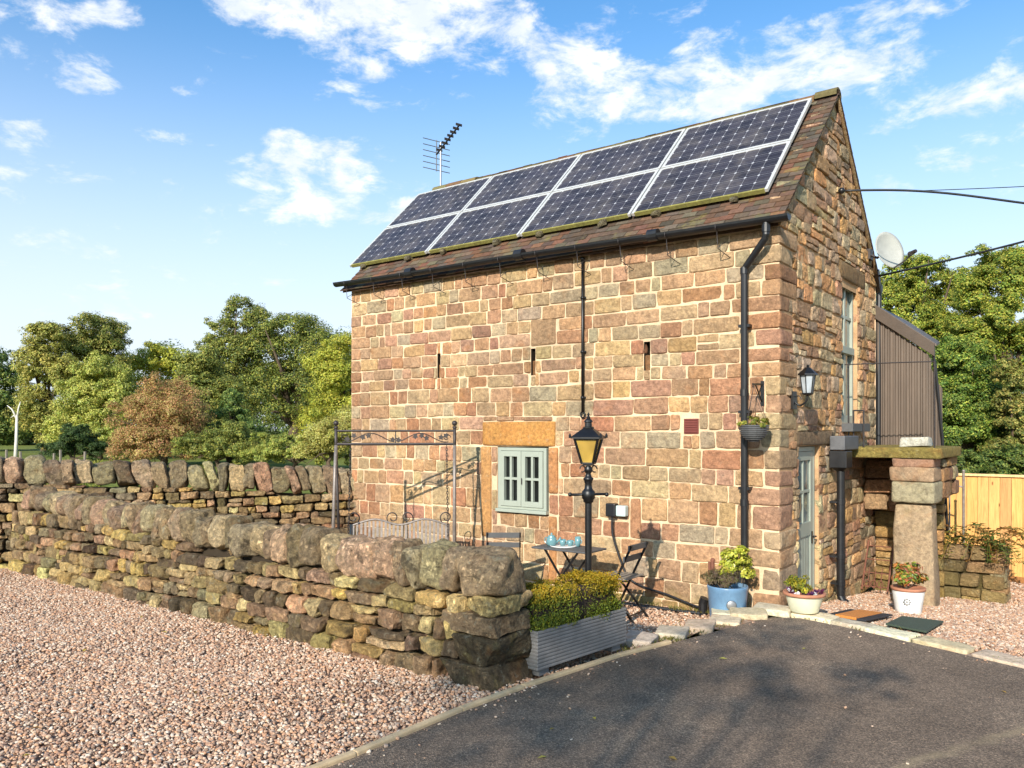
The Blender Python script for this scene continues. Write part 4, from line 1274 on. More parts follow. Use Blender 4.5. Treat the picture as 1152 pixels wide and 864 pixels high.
# brown lean-to
le = thing('lean_to', 'brown ribbed metal lean-to extension behind the gable', 'extension', (.4, 5.2, -.4))
def ltop(x): return 3.42 - (x / .72) * .60
mb = MB(); x = -.02; pts = []
while x < .62:
    for (dxx, dy) in ((0, 0), (.030, 0), (.042, -.022), (.058, -.022), (.070, 0)): pts.append((x + dxx, 4.10 + dy))
    x += .070
vs = []; 
for (px_, py_) in pts: vs += [(px_, py_, 1.1), (px_, py_, ltop(px_))]
mb.add(vs, [(2 * i, 2 * i + 2, 2 * i + 3, 2 * i + 1) for i in range(len(pts) - 1)])
mb.box((-.02, 4.125, -.4), (.70, 4.17, 1.9)); mb.prism([(-.02, 4.125, 1.9), (.70, 4.125, 1.9), (.70, 4.125, 2.8), (-.02, 4.125, 3.4)], (0, .045, 0))
mb.build('wall', M['cladding'], le, fix=True)
mb = MB(); pts = []; x = 0
while x < .20:
    for (dxx, dy) in ((0, 0), (.03, 0), (.045, -.02), (.06, -.02), (.07, 0)): pts.append((.70 + (x + dxx) * .55, 4.11 + (x + dxx) * .8 + dy * .6))
    x += .07
vs = []
for i, (px_, py_) in enumerate(pts): vs += [(px_ + .0, py_, -.4), (px_, py_, 2.66 - i * .02)]
mb.add(vs, [(2 * i, 2 * i + 2, 2 * i + 3, 2 * i + 1) for i in range(len(pts) - 1)])
mb.build('side_wall', M['cladding'], le)
mb = MB(); mb.prism([(-.02, 4.03, 3.62), (.76, 4.03, 3.00), (.76, 4.03, 2.82), (-.02, 4.03, 3.42)], (0, .06, 0)); mb.build('fascia', M['fascia'], le, bevel=.004)
mb = MB(); mb.prism([(-.02, 4.06, 3.622), (.78, 4.06, 2.99), (.45, 6.4, 3.25), (-.02, 6.4, 3.622)], (0, 0, -.03)); mb.build('roof', M['cladding'], le)
mb = MB(); mb.prism([(-.02, 4.42, -.5), (.80, 4.40, -.5), (.45, 6.4, -.5), (-.02, 6.4, -.5)], (0, 0, 2.9)); mb.build('rear_wall', M['cladding'], le)
mb = MB(); mb.tube([(.74, 4.07, 2.84), (.76, 4.09, 2.7), (.83, 4.2, 1.7), (.88, 4.32, .3)], .02, 8); mb.build('downpipe', M['plastic'], le)

# low stone wall with fern, fence, hand rail
lw = thing('low_stone_wall', 'low mossy stone wall in front of the timber fence', 'stone wall', (1.2, 4.2, -.4))
mb = MB(); rng = np.random.default_rng(31)
rubble(mb, .80, 1.60, -.5, .25, lambda v: np.stack([v[..., 0], 4.02 + v[..., 1], v[..., 2]], -1), rng, (.13, .2), (.22, .4), [(158, 130, 92), (140, 118, 84), (124, 108, 80), (168, 136, 96)])
rubble(mb, 4.05, 4.5, -.5, .24, lambda v: np.stack([1.61 - v[..., 1], v[..., 0], v[..., 2]], -1), rng, (.13, .2), (.2, .3)); mb.box((.84, 4.1, -.5), (1.52, 4.5, .22), lin((70, 60, 44))); mb.build('stonework', M['gable'], lw)
fe = thing('timber_fence', 'honey coloured close boarded timber fence with pale capping rail', 'fence', (2.6, 6.0, -.5))
mb = MB(); rng = np.random.default_rng(2); x = .30
while x < 7.5:
    w = .148; mb.box((x, 6.0 + rng.uniform(-.004, .008), -.42), (x + w - .006, 6.025, 1.10), lin((208, 158, 92)) * rng.uniform(.8, 1.15) * np.array([1, rng.uniform(.93, 1.05), rng.uniform(.85, 1.1)]))
    x += w
mb.build('boards', M['fence'], fe)
mb = MB(); mb.box((.28, 5.965, 1.098), (7.5, 6.06, 1.135), lin((226, 190, 134))); mb.build('capping_rail', M['fence'], fe, bevel=.004)
mb = MB(); mb.box((.28, 5.985, -.5), (7.5, 6.03, -.40), lin((150, 100, 50))); mb.build('gravel_board', M['fence'], fe)
mb = MB()
hr = thing('iron_gate_post', 'thin grey iron gate post with a hinge arm in front of the timber fence', 'gate post', (.98, 5.0, -.4))
mb.tube([(.98, 5.0, -.45), (.98, 5.0, 1.20)], .018, 8); mb.ball((.98, 5.0, 1.215), .024, 8); mb.build('post', M['iron_lit'], hr)
mb = MB(); mb.tube([(.98, 5.0, .98), (.90, 5.0, 1.0), (.80, 5.0, .99), (.80, 5.0, .30)], .012, 8); mb.build('hinge_arm', M['iron_lit'], hr)

# rusty wire obelisk under the landing
tr = thing('rusty_plant_support', 'rusty wire plant support leaning against the wall under the landing', 'plant support', (.42, 3.3, -.35))
mb = MB(); 
for x in (.02, .34): mb.tube([(x, 3.2, -.33), (x + .02, 3.5, .30)], .012, 6)
for k in range(4):
    z = -.28 + k * .17; y_ = 3.2 + .3 * (z + .33) / .63; mb.tube([(.02, y_, z), (.34, y_, z)], .007, 6)
for k in range(3):
    x = .09 + k * .08; mb.tube([(x, 3.21, -.31), (x, 3.33, -.05)], .006, 6)
    mb.tube([(x + .035 * math.cos(t), 3.20, -.24 + .05 * math.sin(t)) for t in np.linspace(0, 6.28, 14)], .006, 6)
mb.build('frame', M['rust'], tr)


# ------------------------------------------------------------------ plants
def leaves(mb, pos, nrm, size, tint, rng, aspect=.55, droop=0.0):
    """leaf shaped quads at pos facing nrm"""
    N = len(pos); nrm = nrm / np.maximum(np.linalg.norm(nrm, axis=1, keepdims=True), 1e-9)
    a = rng.normal(size=(N, 3)); a[:, 2] -= droop
    t = a - nrm * np.sum(a * nrm, 1, keepdims=True); t /= np.maximum(np.linalg.norm(t, axis=1, keepdims=True), 1e-9)
    b = np.cross(nrm, t); s = (np.asarray(size) * np.ones(N))[:, None]
    V = np.stack([pos - t * s * .5, pos + b * s * aspect * .5 + nrm * s * .08, pos + t * s * .5, pos - b * s * aspect * .5 + nrm * s * .08], 1)
    mb.grid_faces(V, np.array([(0, 1, 2, 3)]), tint)


def sph(rng, n):
    d = rng.normal(size=(n, 3)); return d / np.linalg.norm(d, axis=1, keepdims=True)


def crown_points(blobs, n, rng, sub=26, subr=(.22, .42), fill=.25):
    """blobs: (centre, radii). leaves sit on many small tufts spread over each blob"""
    P, Nn, K = [], [], []
    vol = np.array([max(1e-3, np.prod(r)) ** (2 / 3) for c, r in blobs]); vol /= vol.sum()
    for (c, r), w in zip(blobs, vol):
        c = np.array(c); r = np.array(r) * np.ones(3); m = int(n * w)
        d = sph(rng, sub); d[:, 2] = np.where(d[:, 2] < -.6, -d[:, 2], d[:, 2])
        rr = np.where(rng.random(sub) < fill, rng.uniform(.2, .7, sub), rng.uniform(.72, 1.02, sub))
        tc = c + d * r * rr[:, None]; tr_ = rng.uniform(*subr, sub) * np.min(r)
        idx = rng.integers(0, sub, m); dd = sph(rng, m); q = rng.uniform(.3, 1.0, m) ** .5
        p = tc[idx] + dd * (tr_[idx] * q)[:, None] * np.array([1.15, 1.15, .75])
        nn = dd * .9 + d[idx] * .7 + np.array([0, 0, .5]) + rng.normal(size=(m, 3)) * .45
        P.append(p); Nn.append(nn); K.append(rng.uniform(.75, 1.25, sub)[idx])
    return np.concatenate(P), np.concatenate(Nn), np.concatenate(K)


DENS, LEAF = 4.6, .50
BRIGHT = [2.0]


def tree(name, label, cat, base, blobs, n, leaf, pal, seed, trunk=.16, group=None, sub=26, subr=(.22, .42), fill=.25, bark='bark', limbs=True, aspect=.6):
    rng = np.random.default_rng(seed); base = np.array(base, float)
    n = int(n * DENS); leaf = leaf * LEAF; sub = int(sub * 1.5)
    t = thing(name, label, cat, tuple(base), group)
    kids = []
    for (c, r) in blobs:
        c = np.array(c); r = np.array(r)
        for k in range(6):
            d = sph(rng, 1)[0]; d[2] = abs(d[2]) if k < 4 else d[2]
            kids.append((tuple(c + d * r * rng.uniform(.75, 1.12)), tuple(r * rng.uniform(.28, .5))))
    mb = MB(); P1, N1, K1 = crown_points(blobs, int(n * .62), rng, sub, subr, fill); P2, N2, K2 = crown_points(kids, int(n * .38), rng, max(6, sub // 4), (.35, .6), .3)
    P, Nn, K = np.concatenate([P1, P2]), np.concatenate([N1, N2]), np.concatenate([K1, K2])
    cols = np.clip(pick(pal, len(P), rng, .16) * K[:, None] * BRIGHT[0], 0, .6)
    leaves(mb, P, Nn, leaf * rng.uniform(.6, 1.35, len(P)), cols, rng, aspect)
    mb.build('crown', M['leaf'], t)
    if limbs:
        tb = MB(); top = np.mean([np.array(c) for c, r in blobs], 0); hi = base + (top - base) * .8
        path = [base + (hi - base) * k + np.array([math.sin(k * 5 + seed) * .12, math.cos(k * 4 + seed) * .12, 0]) * (k > 0) for k in np.linspace(0, 1, 6)]
        path[0][2] -= .3
        tb.tube(path, list(np.linspace(trunk, trunk * .35, 6)), 8)
        for i, (c, r) in enumerate(blobs):
            for j in range(2):
                s = path[2 + (i + j) % 3]; e = np.array(c) + rng.normal(size=3) * np.array(r) * .4
                m_ = (s + e) / 2 + np.array([0, 0, .12 * np.linalg.norm(e - s)])
                tb.tube([s, m_, e], [trunk * .4, trunk * .24, trunk * .06], 6)
        tb.build('trunk', M[bark], t, smooth=True)
    return t


def B(px, py, depth, wpx, hpx, dz=1.0):
    """crown lobe seen about px,py at depth, half extents in pixels"""
    c = at(px, py, depth); s = depth / 900.0
    return (tuple(c), (wpx * s, wpx * s * dz, hpx * s))


def gbase(px, depth):
    p = at(px, 484, depth); return (p[0], p[1], H(p[0], p[1]))


DKG = [(70, 86, 40), (84, 98, 46), (58, 74, 36), (98, 106, 50), (112, 114, 54)]
OLV = [(122, 120, 58), (108, 110, 54), (138, 130, 66), (96, 98, 50), (146, 136, 74)]
YEL = [(152, 144, 56), (134, 132, 50), (168, 152, 62), (118, 122, 48), (104, 112, 46)]
MID = [(98, 104, 50), (114, 116, 54), (82, 92, 46), (130, 124, 62), (72, 80, 40)]
RUS = [(146, 104, 76), (134, 96, 70), (152, 112, 76), (124, 100, 66), (130, 118, 66), (112, 104, 58), (128, 116, 70)]
GYL = [(112, 124, 48), (132, 138, 54), (92, 112, 44), (154, 150, 62), (76, 98, 42), (140, 134, 60)]
LG = 'trees across the pasture'
tree('tree', 'dark green tree at the far left edge behind the pale dead trunk', 'tree', gbase(-12, 44), [B(-20, 430, 44, 34, 34), B(6, 445, 44, 20, 34), B(-30, 480, 44, 40, 40), B(5, 490, 44, 24, 26)], 9000, .26, DKG, 1, .25, LG)
tree('tree', 'pale olive thin topped tree at the far left, right of the dark green one', 'tree', gbase(52, 37), [B(52, 385, 37, 22, 22), B(40, 420, 37, 26, 28), B(66, 425, 37, 24, 30), B(45, 465, 37, 28, 30), B(70, 480, 37, 26, 30)], 12000, .19, OLV, 2, .22, LG, 30, (.2, .38))
tree('tree', 'tall brownish green tree with twiggy round top, second highest on the left', 'tree', gbase(106, 39), [B(108, 378, 39, 30, 24), B(92, 400, 39, 26, 26), B(124, 405, 39, 22, 28), B(104, 440, 39, 34, 32), B(100, 485, 39, 34, 32)], 14000, .19, [(102, 106, 50), (118, 114, 58), (86, 94, 44), (132, 122, 66), (74, 84, 38)], 3, .26, LG, 34, (.2, .36))
tree('tree', 'feathery yellowish willow like tree left of the russet bush', 'tree', gbase(112, 31), [B(112, 425, 31, 22, 26), B(96, 455, 31, 26, 30), B(132, 452, 31, 24, 34), B(80, 490, 31, 26, 28), B(118, 492, 31, 30, 26)], 13000, .15, [(150, 146, 70), (132, 132, 62), (166, 156, 82), (112, 118, 52), (96, 108, 48)], 4, .2, LG, 36, (.18, .34))
tree('tree', 'low domed yellow green tree behind the russet bush', 'tree', gbase(182, 42), [B(192, 408, 42, 30, 18), B(160, 425, 42, 30, 26), B(212, 425, 42, 26, 26), B(150, 465, 42, 34, 36), B(200, 470, 42, 40, 40)], 12000, .2, YEL, 5, .22, LG)
tree('bush', 'broad russet leaved bush behind the back wall', 'bush', gbase(180, 26), [B(180, 458, 26, 34, 28), B(158, 478, 26, 32, 30), B(204, 475, 26, 30, 32), B(150, 505, 26, 26, 22), B(182, 500, 26, 40, 28), B(214, 502, 26, 22, 24)], 20000, .105, RUS, 6, .14, None, 40, (.2, .36))
tree('tree', 'tallest thin topped tree left of the barn with sky showing through', 'tree', gbase(262, 40), [B(272, 356, 40, 20, 22), B(290, 368, 40, 18, 18), B(252, 378, 40, 18, 20), B(240, 395, 40, 16, 20), B(264, 400, 40, 26, 26), B(256, 440, 40, 34, 34), B(250, 485, 40, 36, 34)], 11000, .19, MID, 7, .24, LG, 30, (.18, .34), .15)
tree('tree', 'mid green tree just right of the russet bush', 'tree', gbase(228, 33), [B(228, 425, 33, 24, 28), B(215, 450, 33, 24, 28), B(244, 455, 33, 22, 32), B(236, 490, 33, 30, 28)], 11000, .16, MID, 8, .18, LG)
tree('conifer', 'low spreading yew like conifer with layered drooping branches', 'conifer', gbase(262, 28), [B(262, 450, 28, 12, 10), B(260, 466, 28, 20, 9), B(266, 482, 28, 28, 10), B(258, 498, 28, 30, 10), B(270, 512, 28, 36, 9)], 12000, .12, [(92, 108, 54), (76, 94, 48), (112, 120, 60), (60, 78, 40)], 9, .14, None, 30, (.3, .55))
tree('tree', 'big round dark green oak like tree beside the barn corner', 'tree', gbase(330, 40), [B(325, 378, 40, 36, 24), B(292, 400, 40, 30, 26), B(356, 390, 40, 28, 28), B(300, 435, 40, 32, 26), B(345, 430, 40, 38, 30), B(382, 420, 40, 26, 40), B(318, 465, 40, 26, 18), B(370, 470, 40, 34, 30)], 20000, .19, [(90, 98, 46), (108, 112, 50), (70, 82, 38), (124, 120, 56), (60, 70, 34)], 10, .35, LG, 34, (.26, .44))
tree('tree', 'yellowish green tree tight against the left end of the barn', 'tree', gbase(392, 33), [B(388, 392, 33, 22, 18), B(364, 412, 33, 20, 20), B(376, 445, 33, 28, 30), B(404, 440, 33, 30, 34), B(372, 485, 33, 34, 30), B(412, 490, 33, 30, 30)], 14000, .155, YEL, 11, .2, LG)
tree('bush', 'low green hedge bush behind the wall below the oak like tree', 'bush', gbase(325, 24), [B(320, 504, 24, 34, 14), B(350, 510, 24, 30, 14), B(296, 514, 24, 24, 12), B(375, 512, 24, 26, 16)], 9000, .1, [(122, 124, 58), (104, 112, 52), (140, 136, 68), (86, 98, 46)], 12, .08, None, 30, (.25, .45))
tree('bush', 'wide scrubby hedge bush below the tall thin topped tree', 'bush', gbase(245, 25), [B(225, 506, 25, 30, 16), B(255, 500, 25, 30, 20), B(282, 506, 25, 24, 16)], 8000, .1, MID, 14, .08, None, 30, (.25, .45))
tree('bush', 'straw green scrub bush just left of the barn wall', 'bush', gbase(375, 22), [B(372, 496, 22, 26, 24), B(398, 486, 22, 26, 32), B(350, 508, 22, 20, 14)], 9000, .09, [(150, 140, 76), (132, 126, 62), (120, 116, 58), (164, 148, 90)], 15, .08, None, 30, (.25, .45))
tree('bush', 'small dark holly bush under the willow like tree', 'bush', gbase(84, 27), [B(84, 496, 27, 20, 16), B(66, 508, 27, 18, 12), B(104, 508, 27, 16, 12)], 6000, .1, [(50, 66, 34), (62, 78, 40), (44, 58, 30)], 13, .08, None, 26, (.25, .45))
# far trees filling gaps low behind
for i, (px, py, w, h) in enumerate([(-60, 470, 50, 40), (30, 480, 40, 26), (150, 462, 70, 52), (240, 456, 66, 60), (330, 450, 74, 66), (430, 470, 60, 50), (-140, 470, 60, 50)]):
    tree('far_tree', ['grey green far tree out beyond the left edge', 'far tree low behind the pale dead trunk', 'far tree low behind the yellow dome', 'far tree low behind the thin topped tree', 'far tree low behind the big round tree', 'far tree hidden behind the barn end', 'farthest left tree outside the picture'][i], 'tree', gbase(px, 62), [B(px, py, 62, w, h), B(px + w * .5, py + 14, 62, w * .6, h * .7), B(px - w * .5, py + 14, 62, w * .6, h * .7)], 5000, .36, [(72, 86, 46), (84, 94, 50), (60, 74, 40)], 40 + i, .3, 'far trees at the end of the pasture')
# dead pale trunk
t = thing('dead_tree', 'bare pale dead tree trunk with forked branches at the left edge', 'dead tree', gbase(17, 30))
mb = MB(); b0 = np.array(gbase(17, 30)); b0[2] -= .2
top = at(19, 468, 30); mb.tube([b0, (b0 + top) / 2 + np.array([.03, 0, 0]), top], [.08, .06, .045], 8); mb.build('trunk', M['palebark'], t, smooth=True)
for (q, r) in (((8, 456), .04), ((23, 452), .04), ((12, 470), .03)):
    e = at(*q, 30); mb = MB(); mb.tube([top - np.array([0, 0, .1]), (top + e) / 2 + np.array([0, 0, .05]), e], [r, r * .7, r * .3], 6); mb.build('branch', M['palebark'], t, smooth=True)
# pasture fence stakes
for i, px in enumerate((7, 24, 60, 68, 95)):
    p = at(px, 484, 22); z0 = H(p[0], p[1]); mb = MB(); zt = CAM[2] - (506 - 484 + (i % 3) * 2) * 22 / 900
    mb.tube([(p[0], p[1], z0 - .2), (p[0] + [.02, -.06, .05, .0, .03][i], p[1], zt)], .035, 6)
    tag(mb.build('fence_stake', M['oak_grey']), ['leftmost grey fence stake in the pasture', 'leaning fence stake by the pale dead tree', 'fence stake left of the holly bush', 'fence stake nearest the holly bush', 'rightmost fence stake by the willow like tree'][i], 'fence stake', 'fence stakes along the pasture')
# right hand trees beyond the fence
BRIGHT[0] = 1.5
RG = 'trees beyond the timber fence'
tree('tree', 'yellow green tree behind the lean-to under the satellite dish', 'tree', gbase(1030, 24), [B(1040, 315, 24, 34, 26), B(1008, 332, 24, 28, 26), B(1072, 335, 24, 26, 30), B(1020, 370, 24, 40, 30), B(1062, 385, 24, 36, 34), B(1030, 430, 24, 44, 36)], 26000, .13, GYL, 20, .22, RG, 44, (.18, .34))
tree('tree', 'tall green and yellow tree at the right edge of the picture', 'tree', gbase(1138, 21), [B(1130, 308, 21, 34, 26), B(1165, 320, 21, 36, 36), B(1105, 335, 21, 28, 26), B(1120, 368, 21, 40, 30), B(1160, 400, 21, 30, 36), B(1098, 400, 21, 28, 34)], 24000, .12, GYL, 21, .2, RG, 44, (.18, .34))
tree('tree', 'deep green leafy tree standing just beyond the fence', 'tree', gbase(1082, 17), [B(1078, 415, 17, 34, 30), B(1060, 450, 17, 30, 30), B(1104, 450, 17, 32, 32), B(1075, 490, 17, 38, 30), B(1112, 500, 17, 30, 26)], 22000, .10, [(92, 112, 46), (76, 100, 42), (112, 126, 52), (62, 84, 38), (134, 138, 60)], 22, .16, RG, 44, (.2, .36))
tree('tree', 'thin ivy clad tree with bare pale trunk at the right edge', 'tree', gbase(1142, 16), [B(1138, 430, 16, 16, 30), B(1146, 470, 16, 22, 26), B(1160, 500, 16, 30, 24), B(1130, 512, 16, 24, 18)], 9000, .095, [(128, 122, 62), (104, 110, 54), (84, 96, 46), (146, 134, 76)], 23, .10, RG, 30, (.18, .34))
tree('tree', 'bushy green tree outside the right edge of the picture', 'tree', gbase(1240, 22), [B(1240, 350, 22, 60, 50), B(1210, 430, 22, 50, 50), B(1270, 440, 22, 60, 60), B(1215, 500, 22, 50, 34)], 14000, .15, GYL, 24, .22, RG)
tree('hedge', 'dark ivy hedge along the back of the timber fence', 'hedge', gbase(1110, 14.5), [B(1075, 522, 14.5, 30, 16), B(1120, 524, 14.5, 34, 16), B(1160, 522, 14.5, 34, 18), B(1215, 520, 14.5, 40, 20)], 10000, .085, [(70, 88, 40), (90, 106, 48), (54, 72, 34), (112, 120, 56)], 25, .06, None, 34, (.25, .45), .2, 'bark', False)
for i, (px, w) in enumerate(((1062, 40), (1130, 40), (1190, 40))):
    tree('far_tree', ['far grey green tree deep behind the lean-to', 'far grey green tree deep behind the fence', 'far grey green tree beyond the right edge'][i], 'tree', gbase(px, 40), [B(px, 420, 40, w, 50), B(px - 20, 475, 40, w, 40), B(px + 20, 490, 40, w, 36)], 5000, .26, [(84, 98, 52), (98, 108, 58), (70, 84, 46)], 50 + i, .2, 'far trees behind the fence')
# a tree standing behind the photographer throws loose dapples on the drive
tree('roadside_tree', 'thin leafed roadside tree behind the drive, throwing dappled shade', 'tree', (3.6, -18.0, 0), [((tx + .472 * tz, ty - 1.92 * tz, tz), (tr, tr, tr * .75)) for (tx, ty, tz, tr) in ((.1, -2.7, 5.3, .34), (.3, -3.45, 5.5, .3), (.65, -2.5, 5.2, .3), (-.05, -1.8, 5.6, .32), (.95, -3.0, 5.7, .28), (.35, -1.3, 5.4, .34), (1.3, -2.1, 5.2, .3), (.0, -4.3, 5.8, .35))] + [((3.6, -18.0, 7), (1.2, 1.2, 1.0))], 2400, .10, MID, 61, .07, None, 16, (.3, .5), .3)

# ------------------------------------------------------------------ terrace furniture
# planter trough with ribbed boards
pa = np.array([-.60, -3.46]); pb = np.array([-.475, -2.36]); pe = (pb - pa) / np.linalg.norm(pb - pa); pn = np.array([-pe[1], pe[0]]); PL_ = float(np.linalg.norm(pb - pa)); PWd = .34
def PT(u, v, z): return (pa[0] + pe[0] * u + pn[0] * v, pa[1] + pe[1] * u + pn[1] * v, z)
pl = thing('planter_trough', 'long grey ribbed timber planter trough beside the wall end', 'planter', PT(PL_ / 2, PWd / 2, .0))
mb = MB(); z0, z1 = .055, .345; nrib = 11
for k in range(nrib):
    a = z0 + (z1 - z0) * k / nrib; b_ = z0 + (z1 - z0) * (k + 1) / nrib - .006
    for (u0, u1, v0, v1) in ((0, PL_, 0, .022), (0, PL_, PWd - .022, PWd), (0, .022, .022, PWd - .022), (PL_ - .022, PL_, .022, PWd - .022)):
        mb.prism([PT(u0, v0, a), PT(u1, v0, a), PT(u1, v1, a), PT(u0, v1, a)], (0, 0, b_ - a))
for (u0, u1, v0, v1) in ((.008, PL_ - .008, .007, .018), (.008, PL_ - .008, PWd - .018, PWd - .007), (.007, .018, .02, PWd - .02), (PL_ - .018, PL_ - .007, .02, PWd - .02)):
    mb.prism([PT(u0, v0, z0 + .01), PT(u1, v0, z0 + .01), PT(u1, v1, z0 + .01), PT(u0, v1, z0 + .01)], (0, 0, z1 - z0 - .02))
mb.build('box', M['planter'], pl, bevel=.004, fix=True)
mb = MB(); mb.prism([PT(.03, .03, .2), PT(PL_ - .03, .03, .2), PT(PL_ - .03, PWd - .03, .2), PT(.03, PWd - .03, .2)], (0, 0, .10)); mb.build('soil', M['soil'], pl)
for u in (.05, PL_ - .16):
    mb = MB(); mb.prism([PT(u, .03, 0), PT(u + .11, .03, 0), PT(u + .11, PWd - .03, 0), PT(u, PWd - .03, 0)], (0, 0, .052)); mb.build('foot', M['planter'], pl)
# box hedge
rng = np.random.default_rng(9); hd = thing('box_hedge', 'clipped box hedge with yellow tips growing in the grey trough', 'hedge', PT(PL_ / 2, PWd / 2, .3))
mb = MB(); n = 30000; d = sph(rng, n); q = np.sign(d) * np.abs(d) ** .55; q /= np.maximum(np.max(np.abs(q), 1, keepdims=True), 1e-6) ** .5
hu, hv, hz_ = PL_ / 2 - .02, PWd / 2 + .01, .165
lump = 1 + .07 * np.sin(q[:, 0] * 9 + 1) * np.sin(q[:, 1] * 3 + 2) + .05 * np.sin(q[:, 0] * 17) + rng.normal(0, .05, n)
r_ = rng.uniform(.82, 1.0, n) * lump
loc = np.stack([PL_ / 2 + q[:, 0] * hu * r_, PWd / 2 + q[:, 1] * hv * r_, .468 + q[:, 2] * hz_ * r_ * (1 + .08 * np.sin(q[:, 0] * 5))], 1)
Pw = np.stack([pa[0] + pe[0] * loc[:, 0] + pn[0] * loc[:, 1], pa[1] + pe[1] * loc[:, 0] + pn[1] * loc[:, 1], loc[:, 2]], 1)
nn = np.stack([pe[0] * d[:, 0] + pn[0] * d[:, 1], pe[1] * d[:, 0] + pn[1] * d[:, 1], d[:, 2]], 1) + rng.normal(size=(n, 3)) * .7
gr_ = pick([(116, 128, 42), (98, 114, 42), (134, 136, 44), (84, 100, 38)], n, rng, .2); ye = pick([(186, 152, 30), (170, 140, 28), (200, 150, 36)], n, rng, .15)
k = np.clip((loc[:, 2] - .48) / .12 + rng.normal(0, .35, n) + (loc[:, 0] / PL_ - .5) * .7, 0, 1)[:, None] * .7
leaves(mb, Pw, nn, rng.uniform(.010, .023, n), gr_ * (1 - k) + ye * k, rng, .6)
mb.build('foliage', M['leaf'], hd)
mb = MB(); 
for u in np.linspace(.1, PL_ - .1, 9): mb.tube([PT(u, PWd / 2, .28), PT(u + .03, PWd / 2 + .02, .48)], .012, 6)
v_, F_ = stones(np.array([[0, 0, 0.]]), np.array([[PL_ * .86, PWd * .8, .25]]), .6, .01, rng, T_FINE, .03); vv = v_[0]
mb.add(np.stack([pa[0] + pe[0] * (vv[:, 0] + PL_ / 2 - .02) + pn[0] * (vv[:, 1] + PWd / 2), pa[1] + pe[1] * (vv[:, 0] + PL_ / 2 - .02) + pn[1] * (vv[:, 1] + PWd / 2), vv[:, 2] + .42], 1), [tuple(f) for f in F_])
mb.build('stems', M['soil'], hd)

# Victorian lamp post
lx, ly = -.927, -2.229; lz = G(lx, ly)
lp = thing('lamp_post', 'black Victorian style lamp post with amber glazed lantern', 'lamp post', (lx, ly, lz))
mb = MB(); mb.lathe([(.075, 0), (.075, .06), (.055, .09), (.045, .20), (.031, .23), (.030, 1.24 - lz), (.036, 1.25 - lz), (.036, 1.27 - lz)], (lx, ly, lz), 20)
mb.build('post', M['black'], lp, smooth=False)
mb = MB(); mb.lathe([(.03, 1.17), (.045, 1.185), (.045, 1.20), (.058, 1.215), (.058, 1.27), (.045, 1.285), (.035, 1.30), (.03, 1.34), (.036, 1.355), (.036, 1.365), (.044, 1.375), (.044, 1.39), (.03, 1.40), (.022, 1.43), (.034, 1.45), (.036, 1.475), (.02, 1.495), (.026, 1.51)], (lx, ly, 0), 18)
bd = np.array([math.cos(YAW), math.sin(YAW)])
mb.tube([(lx - bd[0] * .155, ly - bd[1] * .155, 1.243), (lx + bd[0] * .155, ly + bd[1] * .155, 1.25)], .012, 10)
for s in (-1, 1): mb.ball((lx + s * bd[0] * .16, ly + s * bd[1] * .16, 1.246), .019, 10)
mb.build('ladder_bar', M['black'], lp, smooth=True)
LR = .35
def quad4(r, z, rot=LR): return [(lx + r * math.cos(rot + math.pi / 4 + k * math.pi / 2), ly + r * math.sin(rot + math.pi / 4 + k * math.pi / 2), z) for k in range(4)]
lt = MB(); b4, t4 = quad4(.070, 1.52), quad4(.145, 1.735)
for k in range(4):
    lt.bar(b4[k], t4[k], .016)
    lt.bar(b4[k], b4[(k + 1) % 4], .016); lt.bar(t4[k], t4[(k + 1) % 4], .018)
lt.prism(quad4(.06, 1.50), (0, 0, .014))
lantern = lt.build('lantern', M['black'], lp)
gl = MB(); b5, t5 = quad4(.064, 1.525), quad4(.137, 1.73)
for k in range(4): gl.poly([b5[k], b5[(k + 1) % 4], t5[(k + 1) % 4], t5[k]])
gl.build('glass', M['lamp_glass'], lantern)
rf = MB(); e4, a4 = quad4(.185, 1.735), quad4(.04, 1.835)
rf.add([*e4, *a4, *quad4(.185, 1.748)], [(0, 1, 2, 3), (8, 9, 5, 4), (9, 10, 6, 5), (10, 11, 7, 6), (11, 8, 4, 7), (0, 1, 9, 8), (1, 2, 10, 9), (2, 3, 11, 10), (3, 0, 8, 11)])
for k in range(4):
    c4 = np.array(quad4(.19, 1.75)[k]); rf.lathe([(.012, -.01), (.012, .012), (.001, .035)], c4, 8)
rf.lathe([(.05, 1.825), (.05, 1.835), (.032, 1.84), (.030, 1.875), (.040, 1.88), (.034, 1.895), (.016, 1.91), (.018, 1.92), (.008, 1.935), (.012, 1.945), (.002, 1.965)], (lx, ly, 0), 14)
rf.build('lantern_roof', M['black'], lantern, fix=True)
for s in (-1, 1):
    sc_ = MB()
    c0 = np.array([lx, ly, 1.47]) + s * np.array([bd[0], bd[1], 0]) * .052
    sc_.tube([c0 + s * np.array([bd[0], bd[1], 0]) * .022 * math.cos(t) + np.array([0, 0, .028 * math.sin(t)]) for t in np.linspace(0, 5.2, 16)], .006, 6)
    sc_.build('scroll_bracket', M['black'], lp)

